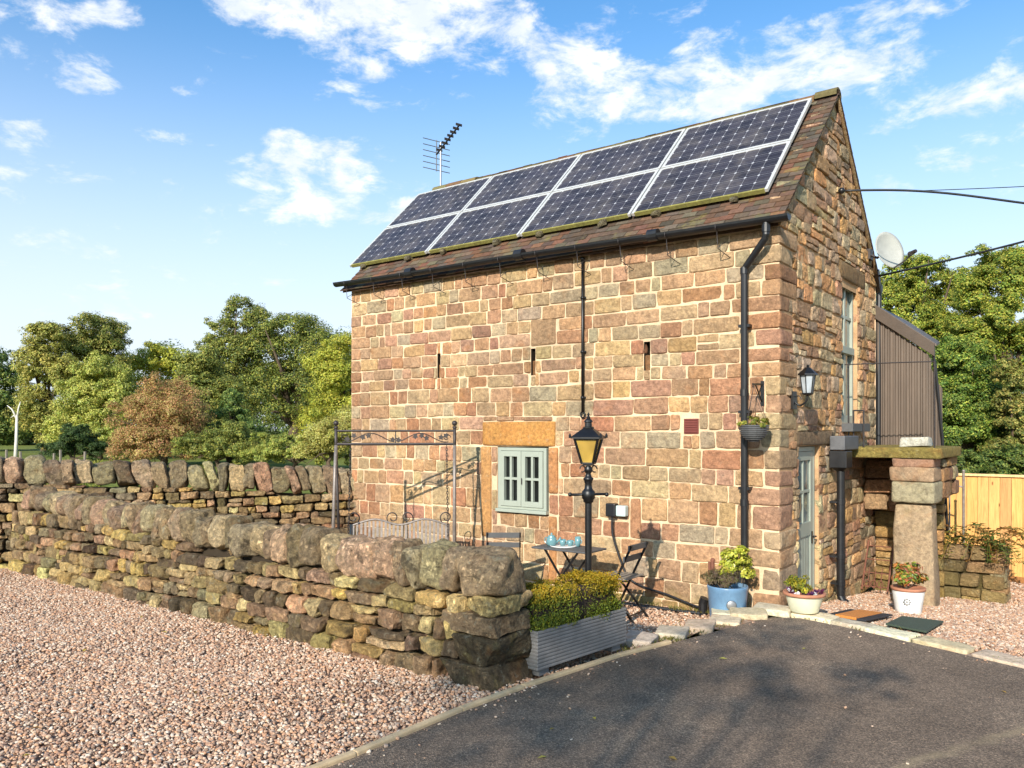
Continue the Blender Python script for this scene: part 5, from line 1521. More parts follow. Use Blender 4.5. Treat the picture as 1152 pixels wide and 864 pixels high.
# wall socket and black cable
so_ = thing('outdoor_socket', 'dark and pale grey outdoor socket box on the barn wall', 'socket', (-1.9, -.03, .87))
mb = MB(); mb.box((-2.01, -.10, .80), (-1.885, -.005, .955)); mb.build('plug_cover', M['plastic'], so_, bevel=.012)
mb = MB(); mb.box((-1.882, -.085, .81), (-1.755, -.005, .935)); mb.build('box', M['socketgrey'], so_, bevel=.012)
def cat(P, n=8):
    P = [np.array(p, float) for p in P]; out = []
    for i in range(len(P) - 1):
        p0, p1, p2, p3 = P[max(i - 1, 0)], P[i], P[i + 1], P[min(i + 2, len(P) - 1)]
        for t in np.linspace(0, 1, n, endpoint=False):
            out.append(.5 * (2 * p1 + (p2 - p0) * t + (2 * p0 - 5 * p1 + 4 * p2 - p3) * t * t + (3 * p1 - p0 - 3 * p2 + p3) * t ** 3))
    out.append(P[-1]); return [tuple(p) for p in out]
mb = MB(); mb.tube(cat([(-1.94, -.06, .81), (-1.93, -.07, .6), (-1.85, -.06, .35), (-1.74, -.05, .12), (-1.55, -.05, .03), (-1.25, -.06, -.02), (-1.0, -.07, -.08), (-.80, -.08, -.12)]), .012, 8)
tag(mb.build('black_cable', M['plastic'], smooth=True), 'black cable looping from the wall socket down along the foot of the barn wall', 'cable')
mb = MB(); mb.tube([(-.80, -.09, -.20), (-.80, -.09, -.05), (-.78, -.09, .0)], .05, 12); mb.tube([(-1.75, -.17, -.17), (-.82, -.12, -.165)], .022, 8)
tag(mb.build('drain_pipe_end', M['plastic']), 'black drain pipe end lying against the barn foot left of the blue pot', 'drain pipe')

# bistro table
tb = thing('bistro_table', 'dark folding bistro table standing against the barn wall', 'table', (-2.13, -.70, -.17))
tz = .50; gz = -.175
mb = MB(); mb.box((-2.50, -.90, tz - .022), (-1.76, -.49, tz)); mb.build('table_top', M['slate_wood'], tb, bevel=.008)
for yq in (-.85, -.54):
    for s in (-1, 1):
        b = MB(); b.bar((-2.13 - s * .26, yq, gz), (-2.13 + s * .22, yq, tz - .02), .022, .014, (0, 1, 0)); b.build('leg', M['black'], tb)
mb = MB()
for x, z_ in ((-2.38, gz + .02), (-1.88, gz + .02)):
    mb = MB(); mb.tube([(x, -.85, z_), (x, -.54, z_)], .009, 6); mb.build('stretcher', M['black'], tb)
# tea things
tray = MB(); tray.lathe([(.001, 0), (.15, .0), (.16, .012), (.155, .012), (.148, .005), (.001, .005)], (-2.22, -.66, tz), 28); tag(tray.build('tea_tray', M['white_glaze'], smooth=True), 'round white tray under the tea things on the bistro table', 'tray')
tp = thing('teapot', 'pale teal teapot standing on the bistro table', 'teapot', (-2.345, -.72, tz))
mb = MB(); mb.lathe([(.045, 0), (.058, .02), (.062, .055), (.055, .09), (.04, .105), (.042, .112), (.02, .12), (.008, .124), (.014, .132), (.012, .142), (.001, .148)], (-2.345, -.72, tz + .002), 20); mb.build('body', M['teal'], tp, smooth=True)
mb = MB(); mb.tube([(-2.345 + .055, -.70, tz + .04), (-2.345 + .085, -.69, tz + .07), (-2.345 + .10, -.685, tz + .10)], [.016, .011, .008], 8); mb.build('spout', M['teal'], tp, smooth=True)
mb = MB(); mb.tube([(-2.345 - .05 - .035 * math.sin(t), -.735, tz + .06 + .035 * math.cos(t)) for t in np.linspace(0, math.pi, 10)], .006, 6); mb.build('handle', M['teal'], tp)
for i, (x, y, r, h, lab) in enumerate([(-2.235, -.66, .036, .07, 'teal cup next to the teapot on the tray'), (-2.16, -.62, .036, .06, 'teal cup at the right of the tray'), (-2.07, -.60, .034, .11, 'tall teal beaker standing beside the lamp post')]):
    c = thing('cup', lab, 'cup', (x, y, tz), 'teal tea cups')
    b = MB(); z_ = tz + (.006 if i < 2 else .001); b.lathe([(r * .7, 0), (r, h * .4), (r * 1.02, h), (r * .92, h), (r * .9, h * .5), (r * .5, .01), (.001, .01)], (x, y, z_), 18); b.build('bowl', M['teal'], c, smooth=True)
    b = MB(); b.tube([(x + r + .018 * math.sin(t), y, z_ + h * .55 + .022 * math.cos(t)) for t in np.linspace(0, math.pi, 9)], .005, 6); b.build('handle', M['teal'], c)


def bistro_chair(label, loc, rz):
    """folding slatted chair; local +x is the way it faces"""
    t = thing('folding_chair', label, 'chair', loc, 'folding bistro chairs', rz)
    sz, dw = .44, .19
    for s in (-1, 1):
        b = MB(); b.bar((.19, s * dw, 0), (-.20, s * dw, .80), .024, .012, (0, 1, 0)); b.build('leg', M['black'], t, local=True)
        b = MB(); b.bar((-.22, s * (dw - .025), 0), (.18, s * (dw - .025), sz), .022, .012, (0, 1, 0)); b.build('leg', M['black'], t, local=True)
        b = MB(); b.bar((-.17, s * (dw - .012), sz - .012), (.20, s * (dw - .012), sz - .012), .022, .012); b.build('seat_rail', M['black'], t, local=True)
    for k in range(6):
        b = MB(); x = -.15 + k * .062; b.box((x, -dw - .01, sz), (x + .045, dw + .01, sz + .014)); b.build('seat_slat', M['oak_grey'], t, local=True, bevel=.003)
    for z in (.62, .74):
        x = .19 - .39 * z / .80; b = MB(); b.box((x - .012, -dw - .012, z), (x + .006, dw + .012, z + .06)); b.build('back_slat', M['slate_wood'], t, local=True, bevel=.003)
    for (x, z) in ((.13, .10), (-.16, .07)): b = MB(); b.tube([(x, -dw, z), (x, dw, z)], .008, 6); b.build('stretcher', M['black'], t, local=True)
    return t
bistro_chair('slatted folding chair right of the lamp post, turned side on', (-1.40, -.78, -.175), rad(182))
bistro_chair('slatted folding chair seen from behind left of the bistro table', (-3.0, -.76, -.175), rad(127))

# iron swing seat
A = np.array([-4.98, -1.604]); Bq = np.array([-3.855, -.658]); su = (Bq - A) / np.linalg.norm(Bq - A); sn = np.array([su[1], -su[0]]); SW = float(np.linalg.norm(Bq - A))
def ST(u, v, z): return (A[0] + su[0] * u + sn[0] * v, A[1] + su[1] * u + sn[1] * v, z)
gzs = G(-4.4, -1.1)
sw = thing('garden_swing_seat', 'wrought iron garden swing seat with vine leaf cross beam against the barn', 'garden swing', ST(SW / 2, 0, gzs))
for u in (0, SW):
    b = MB(); b.tube([ST(u, 0, 1.45), ST(u, 0, 1.86)], .020, 10); b.lathe([(.022, 1.83), (.03, 1.84), (.022, 1.855)], ST(u, 0, 0), 10); b.ball(ST(u, 0, 1.895), .034, 12)
    b.tube([ST(u, .0, 1.55), ST(u, -.34, gzs)], .018, 10); b.build('post', M['iron'], sw, smooth=True)
    b = MB(); b.tube([ST(u, .0, 1.62), ST(u, .10, 1.20), ST(u, .36, gzs)], .021, 10); b.build('front_leg', M['iron_lit'], sw, smooth=True)
    b = MB(); b.tube([ST(u, -.2, .55), ST(u, .22, .55)], .010, 6); b.build('brace', M['iron'], sw)
bm_ = MB(); bm_.tube([ST(0, 0, 1.80), ST(SW, 0, 1.80)], .013, 8); bm_.tube([ST(0, 0, 1.635), ST(SW, 0, 1.635)], .017, 8)
bm_.tube([ST(SW / 2, 0, 1.64), ST(SW / 2, 0, 1.80)], .007, 6)
beam = bm_.build('cross_beam', M['iron'], sw)
vb = MB()
for s in (-1, 1):
    pth = []
    for t in np.linspace(0, 1, 30): pth.append(ST(SW / 2 + s * (.02 + t * (SW / 2 - .10)), .0, 1.715 - .055 * math.cos(t * 2 * math.pi * 1.0 + .3) * (1 if s > 0 else 1)))
    vb.tube(pth, .007, 6)
    c0 = SW / 2 + s * (SW / 2 - .10); vb.tube([ST(c0 + .05 * (1 - t / 9) * math.cos(t), 0, 1.715 + .05 * (1 - t / 9) * math.sin(t)) for t in np.linspace(0, 7, 24)], .006, 6)
vb.build('vine_scroll', M['iron'], beam)
lfb = [(.14, 1.70), (.22, 1.74), (.33, 1.72), (.40, 1.74), (.70, 1.69), (.77, 1.69), (.98, 1.73), (1.06, 1.74), (1.12, 1.71), (1.30, 1.72), (1.36, 1.74)]
for i, (u, z) in enumerate(lfb):
    b = MB(); r = .040; pts = []
    for k in range(10):
        a = 2 * math.pi * k / 10 + i; rr_ = r * (1 if k % 2 == 0 else .55); pts.append(ST(u + rr_ * math.cos(a), .006, z + rr_ * math.sin(a)))
    b.prism(pts, (-sn[0] * .012, -sn[1] * .012, 0)); b.build('vine_leaf', M['iron'], beam)
# hanging bench
bu0, bu1 = .16, SW - .08; bz = .22
bf = MB(); bf.tube(cat([ST(bu0, -.16, .60), ST(bu0 + .30, -.16, .68), ST((bu0 + bu1) / 2, -.16, .61), ST(bu1 - .30, -.16, .68), ST(bu1, -.16, .60)], 8), .014, 8)
bf.tube([ST(bu0, -.16, .62), ST(bu0, -.10, bz), ST(bu0, .32, bz)], .014, 8); bf.tube([ST(bu1, -.16, .62), ST(bu1, -.10, bz), ST(bu1, .32, bz)], .014, 8)
bf.tube([ST(bu0, -.11, bz + .02), ST(bu1, -.11, bz + .02)], .012, 8); bf.tube([ST(bu0, .32, bz), ST(bu1, .32, bz)], .012, 8)
bench = bf.build('bench', M['iron_lit'], sw, smooth=True)
for k in range(24):
    u = bu0 + .03 + (bu1 - bu0 - .06) * k / 23; b = MB(); zt = .61 + .05 * abs(math.sin((u - bu0) / (bu1 - bu0) * 2 * math.pi)); b.bar(ST(u, -.155, zt), ST(u, -.115, bz + .03), .028, .006, (sn[0], sn[1], 0)); b.build('back_slat', M['iron_lit'], bench)
for k in range(7):
    b = MB(); v = -.06 + k * .06; b.bar(ST(bu0, v, bz + .012), ST(bu1, v, bz + .012), .045, .008); b.build('seat_slat', M['iron_lit'], bench)
sp = MB()
for (u, s) in ((SW / 2 + .04 - .09, -1), (SW / 2 + .04 + .09, 1), (bu1 - .03, -1), (bu0 + .03, 1)):
    sp.tube([ST(u + s * .075 * (1 - t / 10) * math.cos(t), -.16, .70 + .075 * (1 - t / 10) * math.sin(t)) for t in np.linspace(-1.5, 6, 26)], .008, 6)
sp.build('scroll', M['iron'], bench)
for u in (bu0, bu1):
    b = MB(); b.tube([ST(u, -.13, .48), ST(u, .20, .46), ST(u, .30, .38), ST(u, .30, bz)], .012, 8); b.build('arm_rest', M['iron_lit'], bench, smooth=True)
    ch = MB(); P1 = np.array(ST(u - (.02 if u > .5 else -.02), 0, 1.62)); P2 = np.array(ST(u, .06, .47)); nL = 34
    for k in range(nL):
        c = P1 + (P2 - P1) * (k + .5) / nL; hlen = np.linalg.norm(P2 - P1) / nL * .66
        e = np.array([su[0], su[1], 0]) if k % 2 else np.array([sn[0], sn[1], 0])
        ch.tube([c + e * .011 * math.cos(t) + np.array([0, 0, hlen * math.sin(t)]) for t in np.linspace(0, 2 * math.pi, 9)], .0045, 5, cap=False)
    ch.build('chain', M['iron'], sw)

# low shrubs at the foot of the barn, behind the table and the wall
def shrub(name, label, c, r, n, leaf, pal, seed, mat='leaf', sub=20, aspect=.5, catg='shrub', group=None):
    t = thing(name, label, catg, (c[0], c[1], c[2] - r[2]), group); rng = np.random.default_rng(seed)
    mb = MB(); P, Nn, K = crown_points([(c, r)], n, rng, sub, (.3, .5), .4); leaves(mb, P, Nn, leaf * rng.uniform(.6, 1.3, n if len(P) == n else len(P)), pick(pal, len(P), rng, .15) * K[:, None], rng, aspect); mb.build('foliage', M[mat], t)
    sb_ = MB()
    for k in range(7):
        e = P[rng.integers(len(P))]; s = np.array([c[0], c[1], c[2] - r[2] * 1.05]) + rng.normal(size=3) * np.array([.3, .3, 0]) * np.array(r); sb_.tube([s, (s + e) / 2 + np.array([0, 0, .02]), e], [.006, .005, .002], 5)
    sb_.build('stem', M['bark'], t); return t
shrub('lavender_bush', 'dry purplish lavender clump between the left chair and the table', (-2.75, -.95, -.04), (.20, .18, .14), 1500, .05, [(128, 104, 92), (112, 96, 80), (142, 116, 96), (104, 100, 66)], 3, sub=26, aspect=.18)
shrub('dry_shrub', 'dry straw coloured shrub behind the front wall under the swing', (-4.7, -2.3, .18), (.45, .3, .48), 3800, .06, [(150, 130, 96), (126, 112, 76), (110, 112, 60), (168, 146, 112)], 4, sub=30, aspect=.25)

# pots
def pot(name, label, c, prof, mat, rim=None, rimmat=None):
    t = thing(name, label, 'plant pot', c); mb = MB(); mb.lathe(prof, c, 32); mb.build('body', M[mat], t, smooth=True)
    if rim: b = MB(); b.lathe(rim, c, 32); b.build('rim', M[rimmat], t, smooth=True)
    return t
bp = (-.40, -.40, -.14); t = pot('blue_plant_pot', 'tall blue glazed plant pot at the barn corner under the downpipe', bp, [(.165, 0), (.175, .02), (.198, .33), (.205, .36), (.20, .375), (.185, .37), (.18, .32), (.001, .31)], 'blue_glaze')
b = MB(); cd = np.array([.55, -.83]); cd /= np.linalg.norm(cd); b.lathe([(.001, 0), (.045, .0), (.05, .004), (.04, .010), (.001, .012)], (0, 0, 0), 20)
vv = b.v[0]; ex_ = np.array([-cd[1], cd[0], 0]); nr = np.array([cd[0], cd[1], 0.04]); b.v[0] = np.array([bp[0], bp[1], bp[2] + .20]) + np.outer(vv[:, 0], ex_) + np.outer(vv[:, 1], [0, 0, 1]) + np.outer(vv[:, 2] + .187, nr)
b.build('medallion', M['zinc'], t, smooth=True)
shrub('euonymus_shrub', 'bright yellow green shrub at the back of the blue pot', (-.33, -.33, .44), (.17, .15, .17), 1800, .040, [(188, 184, 66), (164, 168, 56), (204, 196, 84), (140, 150, 50)], 5, 'leaf_gloss', 24, .6)
shrub('lavender_bush', 'grey brown dry lavender spilling over the front of the blue pot', (-.43, -.47, .29), (.21, .15, .10), 2200, .04, [(118, 112, 76), (134, 118, 90), (104, 100, 62), (120, 98, 90)], 6, 'leaf', 28, .2)
mb = MB(); mb.tube([(-.56, -.40, .22), (-.56, -.40, .47)], .022, 8); mb.ball((-.56, -.40, .47), .024, 8)
mb.tube([(-.595, -.39, .22), (-.60, -.39, .45)], .014, 8); tag(mb.build('ornament_stake', M['rust']), 'small dark ornament stake standing in the blue pot', 'garden ornament')

cp = (.31, -.22, .03); pot('cream_plant_bowl', 'wide cream plant bowl with terracotta rim in front of the door', cp, [(.125, 0), (.135, .01), (.178, .16), (.18, .17), (.001, .165)], 'cream_glaze', [(.178, .160), (.198, .165), (.203, .18), (.196, .195), (.18, .195), (.17, .175), (.001, .17)], 'terracotta')
shrub('heather_plant', 'yellow green heather with purple violas in the cream bowl', (.29, -.22, .28), (.14, .12, .10), 1500, .032, [(176, 164, 50), (132, 140, 50), (190, 176, 60), (96, 110, 46)], 7, 'leaf', 20, .35)
rng = np.random.default_rng(4); vt = thing('viola_flowers', 'purple and white violas along the rim of the cream bowl', 'flowers', (.33, -.30, .22))
for k in range(14):
    a_ = rng.uniform(2.6, 6.8); p0 = np.array([.31 + .15 * math.cos(a_), -.22 + .13 * math.sin(a_), .228 + rng.uniform(-.008, .02)]); n5 = 6; mb = MB()
    leaves(mb, p0 + rng.normal(size=(n5, 3)) * .010, rng.normal(size=(n5, 3)) * .4 + np.array([.3, -.6, .6]), rng.uniform(.025, .04, n5), pick([[(96, 40, 70)], [(80, 40, 90)], [(216, 212, 220)]][k % 3], n5, rng, .1), rng, .9)
    mb.build('flower', M['leaf'], vt)

wz = G(.93, 1.42) + .0; wp = (.93, 1.42, wz); t = pot('white_plant_pot', 'white plant pot with terracotta rim and embossed flower in front of the pillar', wp, [(.125, 0), (.13, .01), (.165, .25), (.165, .262), (.001, .255)], 'white_glaze', [(.163, .255), (.176, .258), (.178, .285), (.165, .29), (.15, .28), (.001, .26)], 'terracotta')
b = MB(); fdir = np.array([.30, -.95, 0]); fx_ = np.array([.95, .30, 0])
for k in range(9):
    a = k / 8 * 2 * math.pi; r0 = 0 if k == 8 else .030
    b.ball(np.array(wp) + fdir * .152 + fx_ * (r0 * math.cos(a) - .03) + np.array([0, 0, .15 + r0 * math.sin(a)]), .010, 6)
b.build('embossed_flower', M['zinc'], t)
shrub('photinia_plant', 'bushy plant with red and yellow green leaves in the white pot', (.93, 1.42, wz + .40), (.16, .15, .15), 1000, .065, [(150, 150, 56), (112, 128, 50), (176, 110, 60), (190, 130, 70), (84, 104, 46), (150, 84, 56)], 8, 'leaf_gloss', 18, .45)

# hanging basket, bracket, wall lantern
hb_ = thing('hanging_basket', 'dark wicker hanging basket of trailing leaves by the downpipe', 'hanging basket', (-.18, -.26, 1.70))
b = MB()
for k in range(9):
    z = .0 + k * .019; r = .145 * math.sqrt(max(.05, 1 - (1 - (z + .01) / .175) ** 2)); b.tube([(-.18 + r * math.cos(a), -.26 + r * math.sin(a), 1.70 + z) for a in np.linspace(0, 2 * math.pi, 25)], .0095, 6, cap=False)
b.lathe([(.001, .012), (.06, .012), (.115, .06), (.135, .15), (.001, .15)], (-.18, -.26, 1.70), 20); b.build('basket', M['slate_wood'], hb_)
b = MB()
for k in range(3):
    a = k * 2.094 + .4; b.tube([(-.18 + .14 * math.cos(a), -.26 + .14 * math.sin(a), 1.865), (-.18, -.26, 2.26)], .0028, 5)
b.build('chain', M['iron'], hb_)
shrub('trailing_plant', 'trailing yellow green leaves filling the hanging basket', (-.18, -.26, 1.885), (.16, .15, .065), 900, .04, [(138, 142, 56), (110, 122, 50), (160, 156, 70), (150, 120, 60)], 12, 'leaf', 18, .5)
bk = MB(); bk.box((-.20, -.012, 2.06), (-.165, .004, 2.32)); bk.bar((-.183, .0, 2.285), (-.183, -.285, 2.275), .012, .02); bk.bar((-.183, -.005, 2.10), (-.183, -.20, 2.27), .010, .014)
bk.tube([(-.183, -.27 - .018 * math.cos(t), 2.262 - .018 * math.sin(t)) for t in np.linspace(0, 4, 10)], .005, 5)
tag(bk.build('basket_bracket', M['black'], bevel=.002), 'black iron bracket on the barn wall above the hanging basket', 'bracket')
wl = thing('wall_lantern', 'black wall lantern with clear glass on the gable by the corner', 'wall lantern', (.0, .36, 2.08))
b = MB(); b.box((.012, .30, 2.03), (.04, .42, 2.22)); b.tube(cat([(.04, .36, 2.10), (.09, .36, 2.07), (.15, .36, 2.11), (.17, .36, 2.17)], 6), .011, 8); b.tube(cat([(.04, .36, 2.16), (.08, .36, 2.17), (.11, .36, 2.13)], 5), .007, 6); b.build('arm', M['black'], wl, bevel=.003)
wx_, wy_ = .17, .36; b = MB(); b.lathe([(.02, 2.17), (.055, 2.185), (.058, 2.195), (.05, 2.20)], (wx_, wy_, 0), 6); b.lathe([(.105, 2.385), (.10, 2.40), (.055, 2.44), (.03, 2.465), (.012, 2.47), (.016, 2.485), (.002, 2.50)], (wx_, wy_, 0), 6)
for k in range(6):
    a = 2 * math.pi * (k + .5) / 6; b.bar((wx_ + .052 * math.cos(a), wy_ + .052 * math.sin(a), 2.195), (wx_ + .078 * math.cos(a), wy_ + .078 * math.sin(a), 2.39), .009)
b.build('cage', M['black'], wl)
b = MB(); b.lathe([(.048, 2.20), (.073, 2.385)], (wx_, wy_, 0), 6); b.build('glass', M['clear_lamp'], wl)

# mats
def mat_obj(name, label, c4, parts):
    t = thing(name, label, 'doormat', tuple(np.mean(c4, 0)))
    c4 = [np.array(p, float) + np.array([0, 0, .022]) for p in c4]
    for (n_, f0, f1, m) in parts:
        a = c4[0] + (c4[1] - c4[0]) * f0; b_ = c4[0] + (c4[1] - c4[0]) * f1; c = c4[3] + (c4[2] - c4[3]) * f1; d = c4[3] + (c4[2] - c4[3]) * f0
        mb = MB(); mb.prism([a, b_, c, d], (0, 0, .018)); 
        if m == 'coir':
            for k in range(8):
                u = (k + .5) / 8; p = a + (b_ - a) * u; q = d + (c - d) * u; mb.bar(p + np.array([0, 0, .02]), q + np.array([0, 0, .02]), .024, .012)
        mb.build(n_, M[m], t, bevel=.004)
    return t
mat_obj('coir_doormat', 'orange coir doormat with black rubber ends on the gravel', [(.50, -.10, -.028), (.87, -.19, -.020), (.94, .62, -.105), (.52, .62, -.105)], [('rubber_end', 0, .2, 'rubber'), ('coir_pad', .203, .76, 'coir'), ('rubber_end', .763, 1, 'rubber')])
mat_obj('green_doormat', 'dark mossy green doormat on the gravel right of the coir one', [(1.05, -.22, -.018), (1.42, -.38, -.004), (1.40, .62, -.105), (1.03, .58, -.10)], [('pad', 0, 1, 'greenmat')])

# fern
ft_ = thing('fern', 'browning fern fronds arching over the low wall by the fence', 'fern', (1.25, 4.2, .22)); rng = np.random.default_rng(6); mb = MB()
for k in range(34):
    a = rng.uniform(0, 6.28); Lf = rng.uniform(.35, .85); o_ = np.array([1.0 + rng.uniform(0, .55), 4.2 + rng.uniform(-.1, .15), .20]); d = np.array([math.cos(a) + .35, math.sin(a) - .35, 0]); d /= np.linalg.norm(d)
    hgt = rng.uniform(.12, .36); col = pick([(116, 118, 52), (140, 116, 56), (150, 108, 54), (88, 100, 46)], 1, rng, .1)[0]; side = np.array([-d[1], d[0], 0])
    path = [o_ + d * Lf * s + np.array([0, 0, hgt * math.sin(min(1, s * 1.15) * math.pi) - .10 * s]) for s in np.linspace(0, 1, 16)]
    mb.tube(path, .004, 4, col)
    for i, p in enumerate(path[1:]):
        wl_ = .10 * math.sin((i + 1.5) / 17 * math.pi)
        for s in (-1, 1): leaves(mb, (p + side * s * wl_ * .5)[None], np.array([[rng.normal() * .3, rng.normal() * .3, 1]]), wl_ * 1.1, col[None] * rng.uniform(.8, 1.2), rng, .4)
mb.build('fronds', M['leaf'], ft_)

# ------------------------------------------------------------------ aerial, dish, cables
ae = thing('tv_aerial', 'grey television aerial on a mast at the far end of the ridge', 'aerial', (-6.5, 2.02, 5.95))
mb = MB(); mb.tube([(-6.52, 2.02, 5.8), (-6.52, 2.02, 6.76)], .016, 8); mb.build('mast', M['zinc'], ae)
RV = np.array([math.cos(YAW), math.sin(YAW), 0]); FV = np.array([-math.sin(YAW), math.cos(YAW), 0])
mb = MB(); bdir = RV * .55 - FV * .62 + np.array([0, 0, .42]); bdir /= np.linalg.norm(bdir); sd = RV * .80 + FV * .60; c = np.array([-6.52, 2.0, 6.62])
mb.bar(c - bdir * .12, c + bdir * .62, .02)
for k in range(8):
    p = c + bdir * (-.02 + k * .088); mb.bar(p - sd * .06 + np.array([0, 0, .02]), p + sd * .06 + np.array([0, 0, .02]), .012, .03); mb.bar(p - sd * .06, p + sd * .06, .012)
mb.build('boom', M['iron'], ae)
mb = MB(); rb = c - bdir * .11 - np.array([0, 0, .02])
mb.bar(rb - np.array([0, 0, .27]), rb + np.array([0, 0, .27]), .014)
for k in range(6):
    p = rb + np.array([0, 0, -.25 + k * .1]); mb.tube([p - sd * .27, p + sd * .27], .007, 6)
mb.build('reflector', M['zinc'], ae)

ds = thing('satellite_dish', 'weathered white satellite dish on the far side of the gable', 'satellite dish', (.1, 3.9, 4.2))
fc_ = at(1001, 281, 10.9); ax = RV * .34 - FV * .90 + np.array([0, 0, .22]); ax /= np.linalg.norm(ax)
e1 = np.cross([0, 0, 1], ax); e1 /= np.linalg.norm(e1); e2 = np.cross(ax, e1)
mb = MB(); vs = []; n = 28; rings = 7
for i in range(rings + 1):
    r = .245 * i / rings
    for k in range(n):
        a = 2 * math.pi * k / n; vs.append(fc_ + e1 * r * math.cos(a) + e2 * r * 1.08 * math.sin(a) + ax * (r * r * .9 - .05))
for i in range(rings + 1):
    r = .245 * i / rings
    for k in range(n):
        a = 2 * math.pi * k / n; vs.append(fc_ + e1 * r * math.cos(a) + e2 * r * 1.08 * math.sin(a) + ax * (r * r * .9 - .058))
fs = []; off = (rings + 1) * n
for i in range(rings):
    for k in range(n):
        k2 = (k + 1) % n; fs.append((i * n + k, i * n + k2, (i + 1) * n + k2, (i + 1) * n + k)); fs.append((off + i * n + k, off + (i + 1) * n + k, off + (i + 1) * n + k2, off + i * n + k2))
for k in range(n): fs.append((rings * n + k, rings * n + (k + 1) % n, off + rings * n + (k + 1) % n, off + rings * n + k))
mb.add(vs, fs); mb.build('dish', plain('dirty white dish', (166, 166, 158), .55, 0, .15, 9, .1), ds, smooth=True)
mb = MB(); lo = fc_ - e2 * .27; lnb = fc_ + ax * .20 + RV * .15 - e2 * .12; mb.tube([lo, (lo + lnb) / 2 - e2 * .02, lnb], .010, 8); mb.tube([lnb + ax * .03, lnb - ax * .06], [.024, .03], 10); mb.ball(lnb - ax * .07, .034, 10); mb.build('receiver_arm', M['iron'], ds)
mb = MB(); bk_ = fc_ - ax * .08; wp_ = np.array([.02, 3.62, 4.24]); mb.tube([bk_, bk_ + (wp_ - bk_) * .5 + np.array([0, 0, -.06]), wp_], .018, 8); mb.box(wp_ - np.array([.02, .08, .07]), wp_ + np.array([.03, .08, .07])); mb.build('bracket', M['iron'], ds)

c1 = np.array([.04, 2.14, 4.77]); e1_ = at(1320, 236, 9.0); 
def sag(a, b, s, n=24, wob=0):
    far = [tuple(np.array(b) + (np.array(b) - np.array(a)) * 1.6)]
    return [tuple(np.array(a) + (np.array(b) - np.array(a)) * t + np.array([0, 0, -s * math.sin(math.pi * t) + wob * math.sin(2 * math.pi * t)])) for t in np.linspace(0, 1, n)] + far
mb = MB(); mb.tube(sag(c1, e1_, .0, 30, .05), .014, 8); mb.ball(c1, .04, 8); tag(mb.build('overhead_cable', M['plastic'], smooth=True), 'thick black overhead cable leaving the middle of the gable', 'cable')
mb = MB(); m0 = np.array(sag(c1, e1_, .0, 30, .05)[7]); mb.tube(sag(m0, at(1330, 198, 9.5), .02), .005, 6); tag(mb.build('overhead_wire', M['plastic'], smooth=True), 'thin overhead wire rising above the thick cable', 'cable')
mb = MB(); c3 = np.array([.03, 4.02, 4.0]); mb.tube(sag(c3, at(1330, 222, 9.0), .04), .014, 8); tag(mb.build('overhead_cable', M['plastic'], smooth=True), 'black overhead cable from behind the gable eave crossing the trees', 'cable')
# back eave gutter end
mb = MB(); mb.tube([(.06, 4.18, 3.85), (-6.6, 4.18, 3.90)], .06, 10); mb.tube([(.03, 4.14, 3.83), (.03, 4.12, 3.5), (.03, 4.10, 1.6)], .035, 10); mb.build('gutter', M['plastic'], house)
mb = MB(); mb.bar((.03, 4.00, 4.08), (.03, 4.15, 3.80), .05, .10); mb.build('eave_board', M['fascia'], house)

# ------------------------------------------------------------------ small ground things
rng = np.random.default_rng(12)
for i in range(18):
    x, y = rng.uniform(-.2, 3.4), rng.uniform(-5.0, -1.3)
    if x < edge_x(y) + .1 or y > edge_y(max(.4, x)) - .1: continue
    mb = MB(); a = rng.uniform(0, 6.28); s = rng.uniform(.018, .036); u = np.array([math.cos(a), math.sin(a), 0]) * s; v = np.array([-math.sin(a), math.cos(a), 0]) * s * .5
    p = np.array([x, y, .006]); mb.add([p - u, p - u * .2 + v + [0, 0, .008], p + u + [0, 0, .004], p - u * .2 - v + [0, 0, .006]], [(0, 1, 2, 3)], pick([(196, 176, 70), (170, 164, 80), (150, 120, 60)], 1, rng)[0])
    tag(mb.build('fallen_leaf', M['yellow_leaf']), 'small yellowish fallen leaf lying on the dark asphalt', 'leaf', 'fallen leaves on the drive')
def grit_in(x, y):
    e = x - edge_x(y); f = edge_y(max(.34, x)) - y
    return e > .03 and f > .03 and (random.random() < .75 * math.exp(-e / .10) or random.random() < .5 * math.exp(-f / .12) or random.random() < .012)
scatter_region('stray_grit', -.7, 3.6, -5.8, -.5, 420, grit_in, .004, .020, 'stray bits of gravel scattered over the edge of the asphalt')
rng = np.random.default_rng(21)
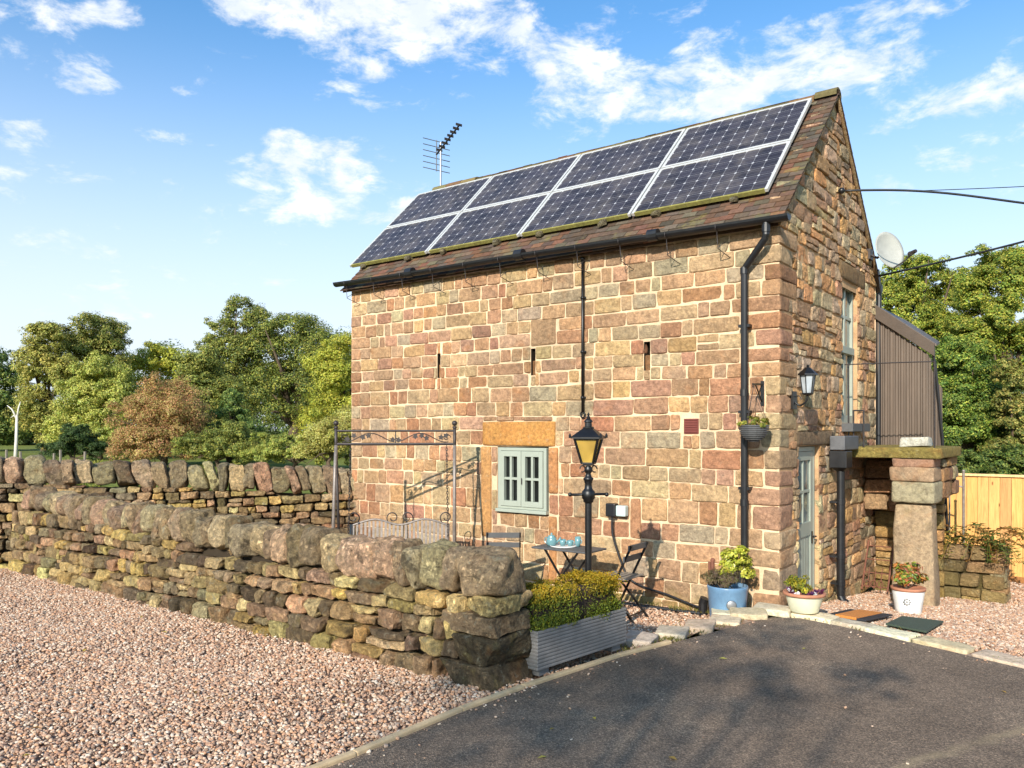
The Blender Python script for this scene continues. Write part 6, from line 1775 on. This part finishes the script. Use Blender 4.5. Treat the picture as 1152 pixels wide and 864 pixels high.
for i in range(16):
    x, y = rng.uniform(-5.5, -.9), rng.uniform(-6.6, -4.15)
    mb = MB(); a = rng.uniform(0, 6.28); s = rng.uniform(.018, .034); u = np.array([math.cos(a), math.sin(a), 0]) * s; v = np.array([-math.sin(a), math.cos(a), 0]) * s * .5
    p = np.array([x, y, .026]); mb.add([p - u, p - u * .2 + v + [0, 0, .012], p + u + [0, 0, .006], p - u * .2 - v + [0, 0, .008]], [(0, 1, 2, 3)], pick([(186, 164, 66), (140, 104, 56), (120, 92, 56)], 1, rng)[0])
    tag(mb.build('fallen_leaf', M['yellow_leaf']), 'small dry fallen leaf lying on the pinkish gravel', 'leaf', 'fallen leaves on the gravel')
# moss and grass between flags and edging
def tufts(name, label, pts, hgt, n_per, pal, seed):
    r = np.random.default_rng(seed); mb = MB(); P = []
    for (x, y, z) in pts:
        for k in range(n_per): P.append((x + r.normal() * .05, y + r.normal() * .05, z))
    P = np.array(P); n = len(P); a = r.uniform(0, 6.28, n); h = r.uniform(.4, 1.2, n) * hgt; w = .003 + h * .05
    t = np.stack([np.cos(a), np.sin(a), np.zeros(n)], 1); b = np.stack([-np.sin(a), np.cos(a), np.zeros(n)], 1); up = np.array([0, 0, 1.0])
    V = np.stack([P - t * w[:, None], P + t * w[:, None], P + b * (h * .3)[:, None] + up * h[:, None] * .65 + t * w[:, None] * .6, P + b * (h * .7)[:, None] + up * h[:, None]], 1)
    mb.grid_faces(V, np.array([(0, 1, 2, 3)]), pick(pal, n, r, .15)); kind(mb.build(name, M['leaf']), 'stuff', label)
pts = [(edge_x(y) - rng.uniform(.06, .35), y, -.02) for y in rng.uniform(-2.4, -.8, 60)] + [(rng.uniform(-1.6, -.1), -.05 - rng.uniform(0, .08), -.15) for _ in range(20)]
pts += [(x, edge_y(x) + rng.uniform(.05, .3), -.01) for x in rng.uniform(.35, 3, 30)]
tufts('moss_and_weeds', 'low moss and weeds between the flagstones', pts, .03, 16, [(128, 122, 62), (104, 108, 50), (146, 132, 74)], 1)
gp = []
for px in np.linspace(-10, 110, 260):
    for dpt in rng.uniform(12.5, 26, 2): p = at(px + rng.uniform(-3, 3), 484, dpt); gp.append((p[0], p[1], H(p[0], p[1])))
tufts('pasture_grass', 'long sunlit grass along the edge of the pasture', gp, .22, 10, [(148, 148, 66), (124, 132, 54), (166, 156, 84)], 2)
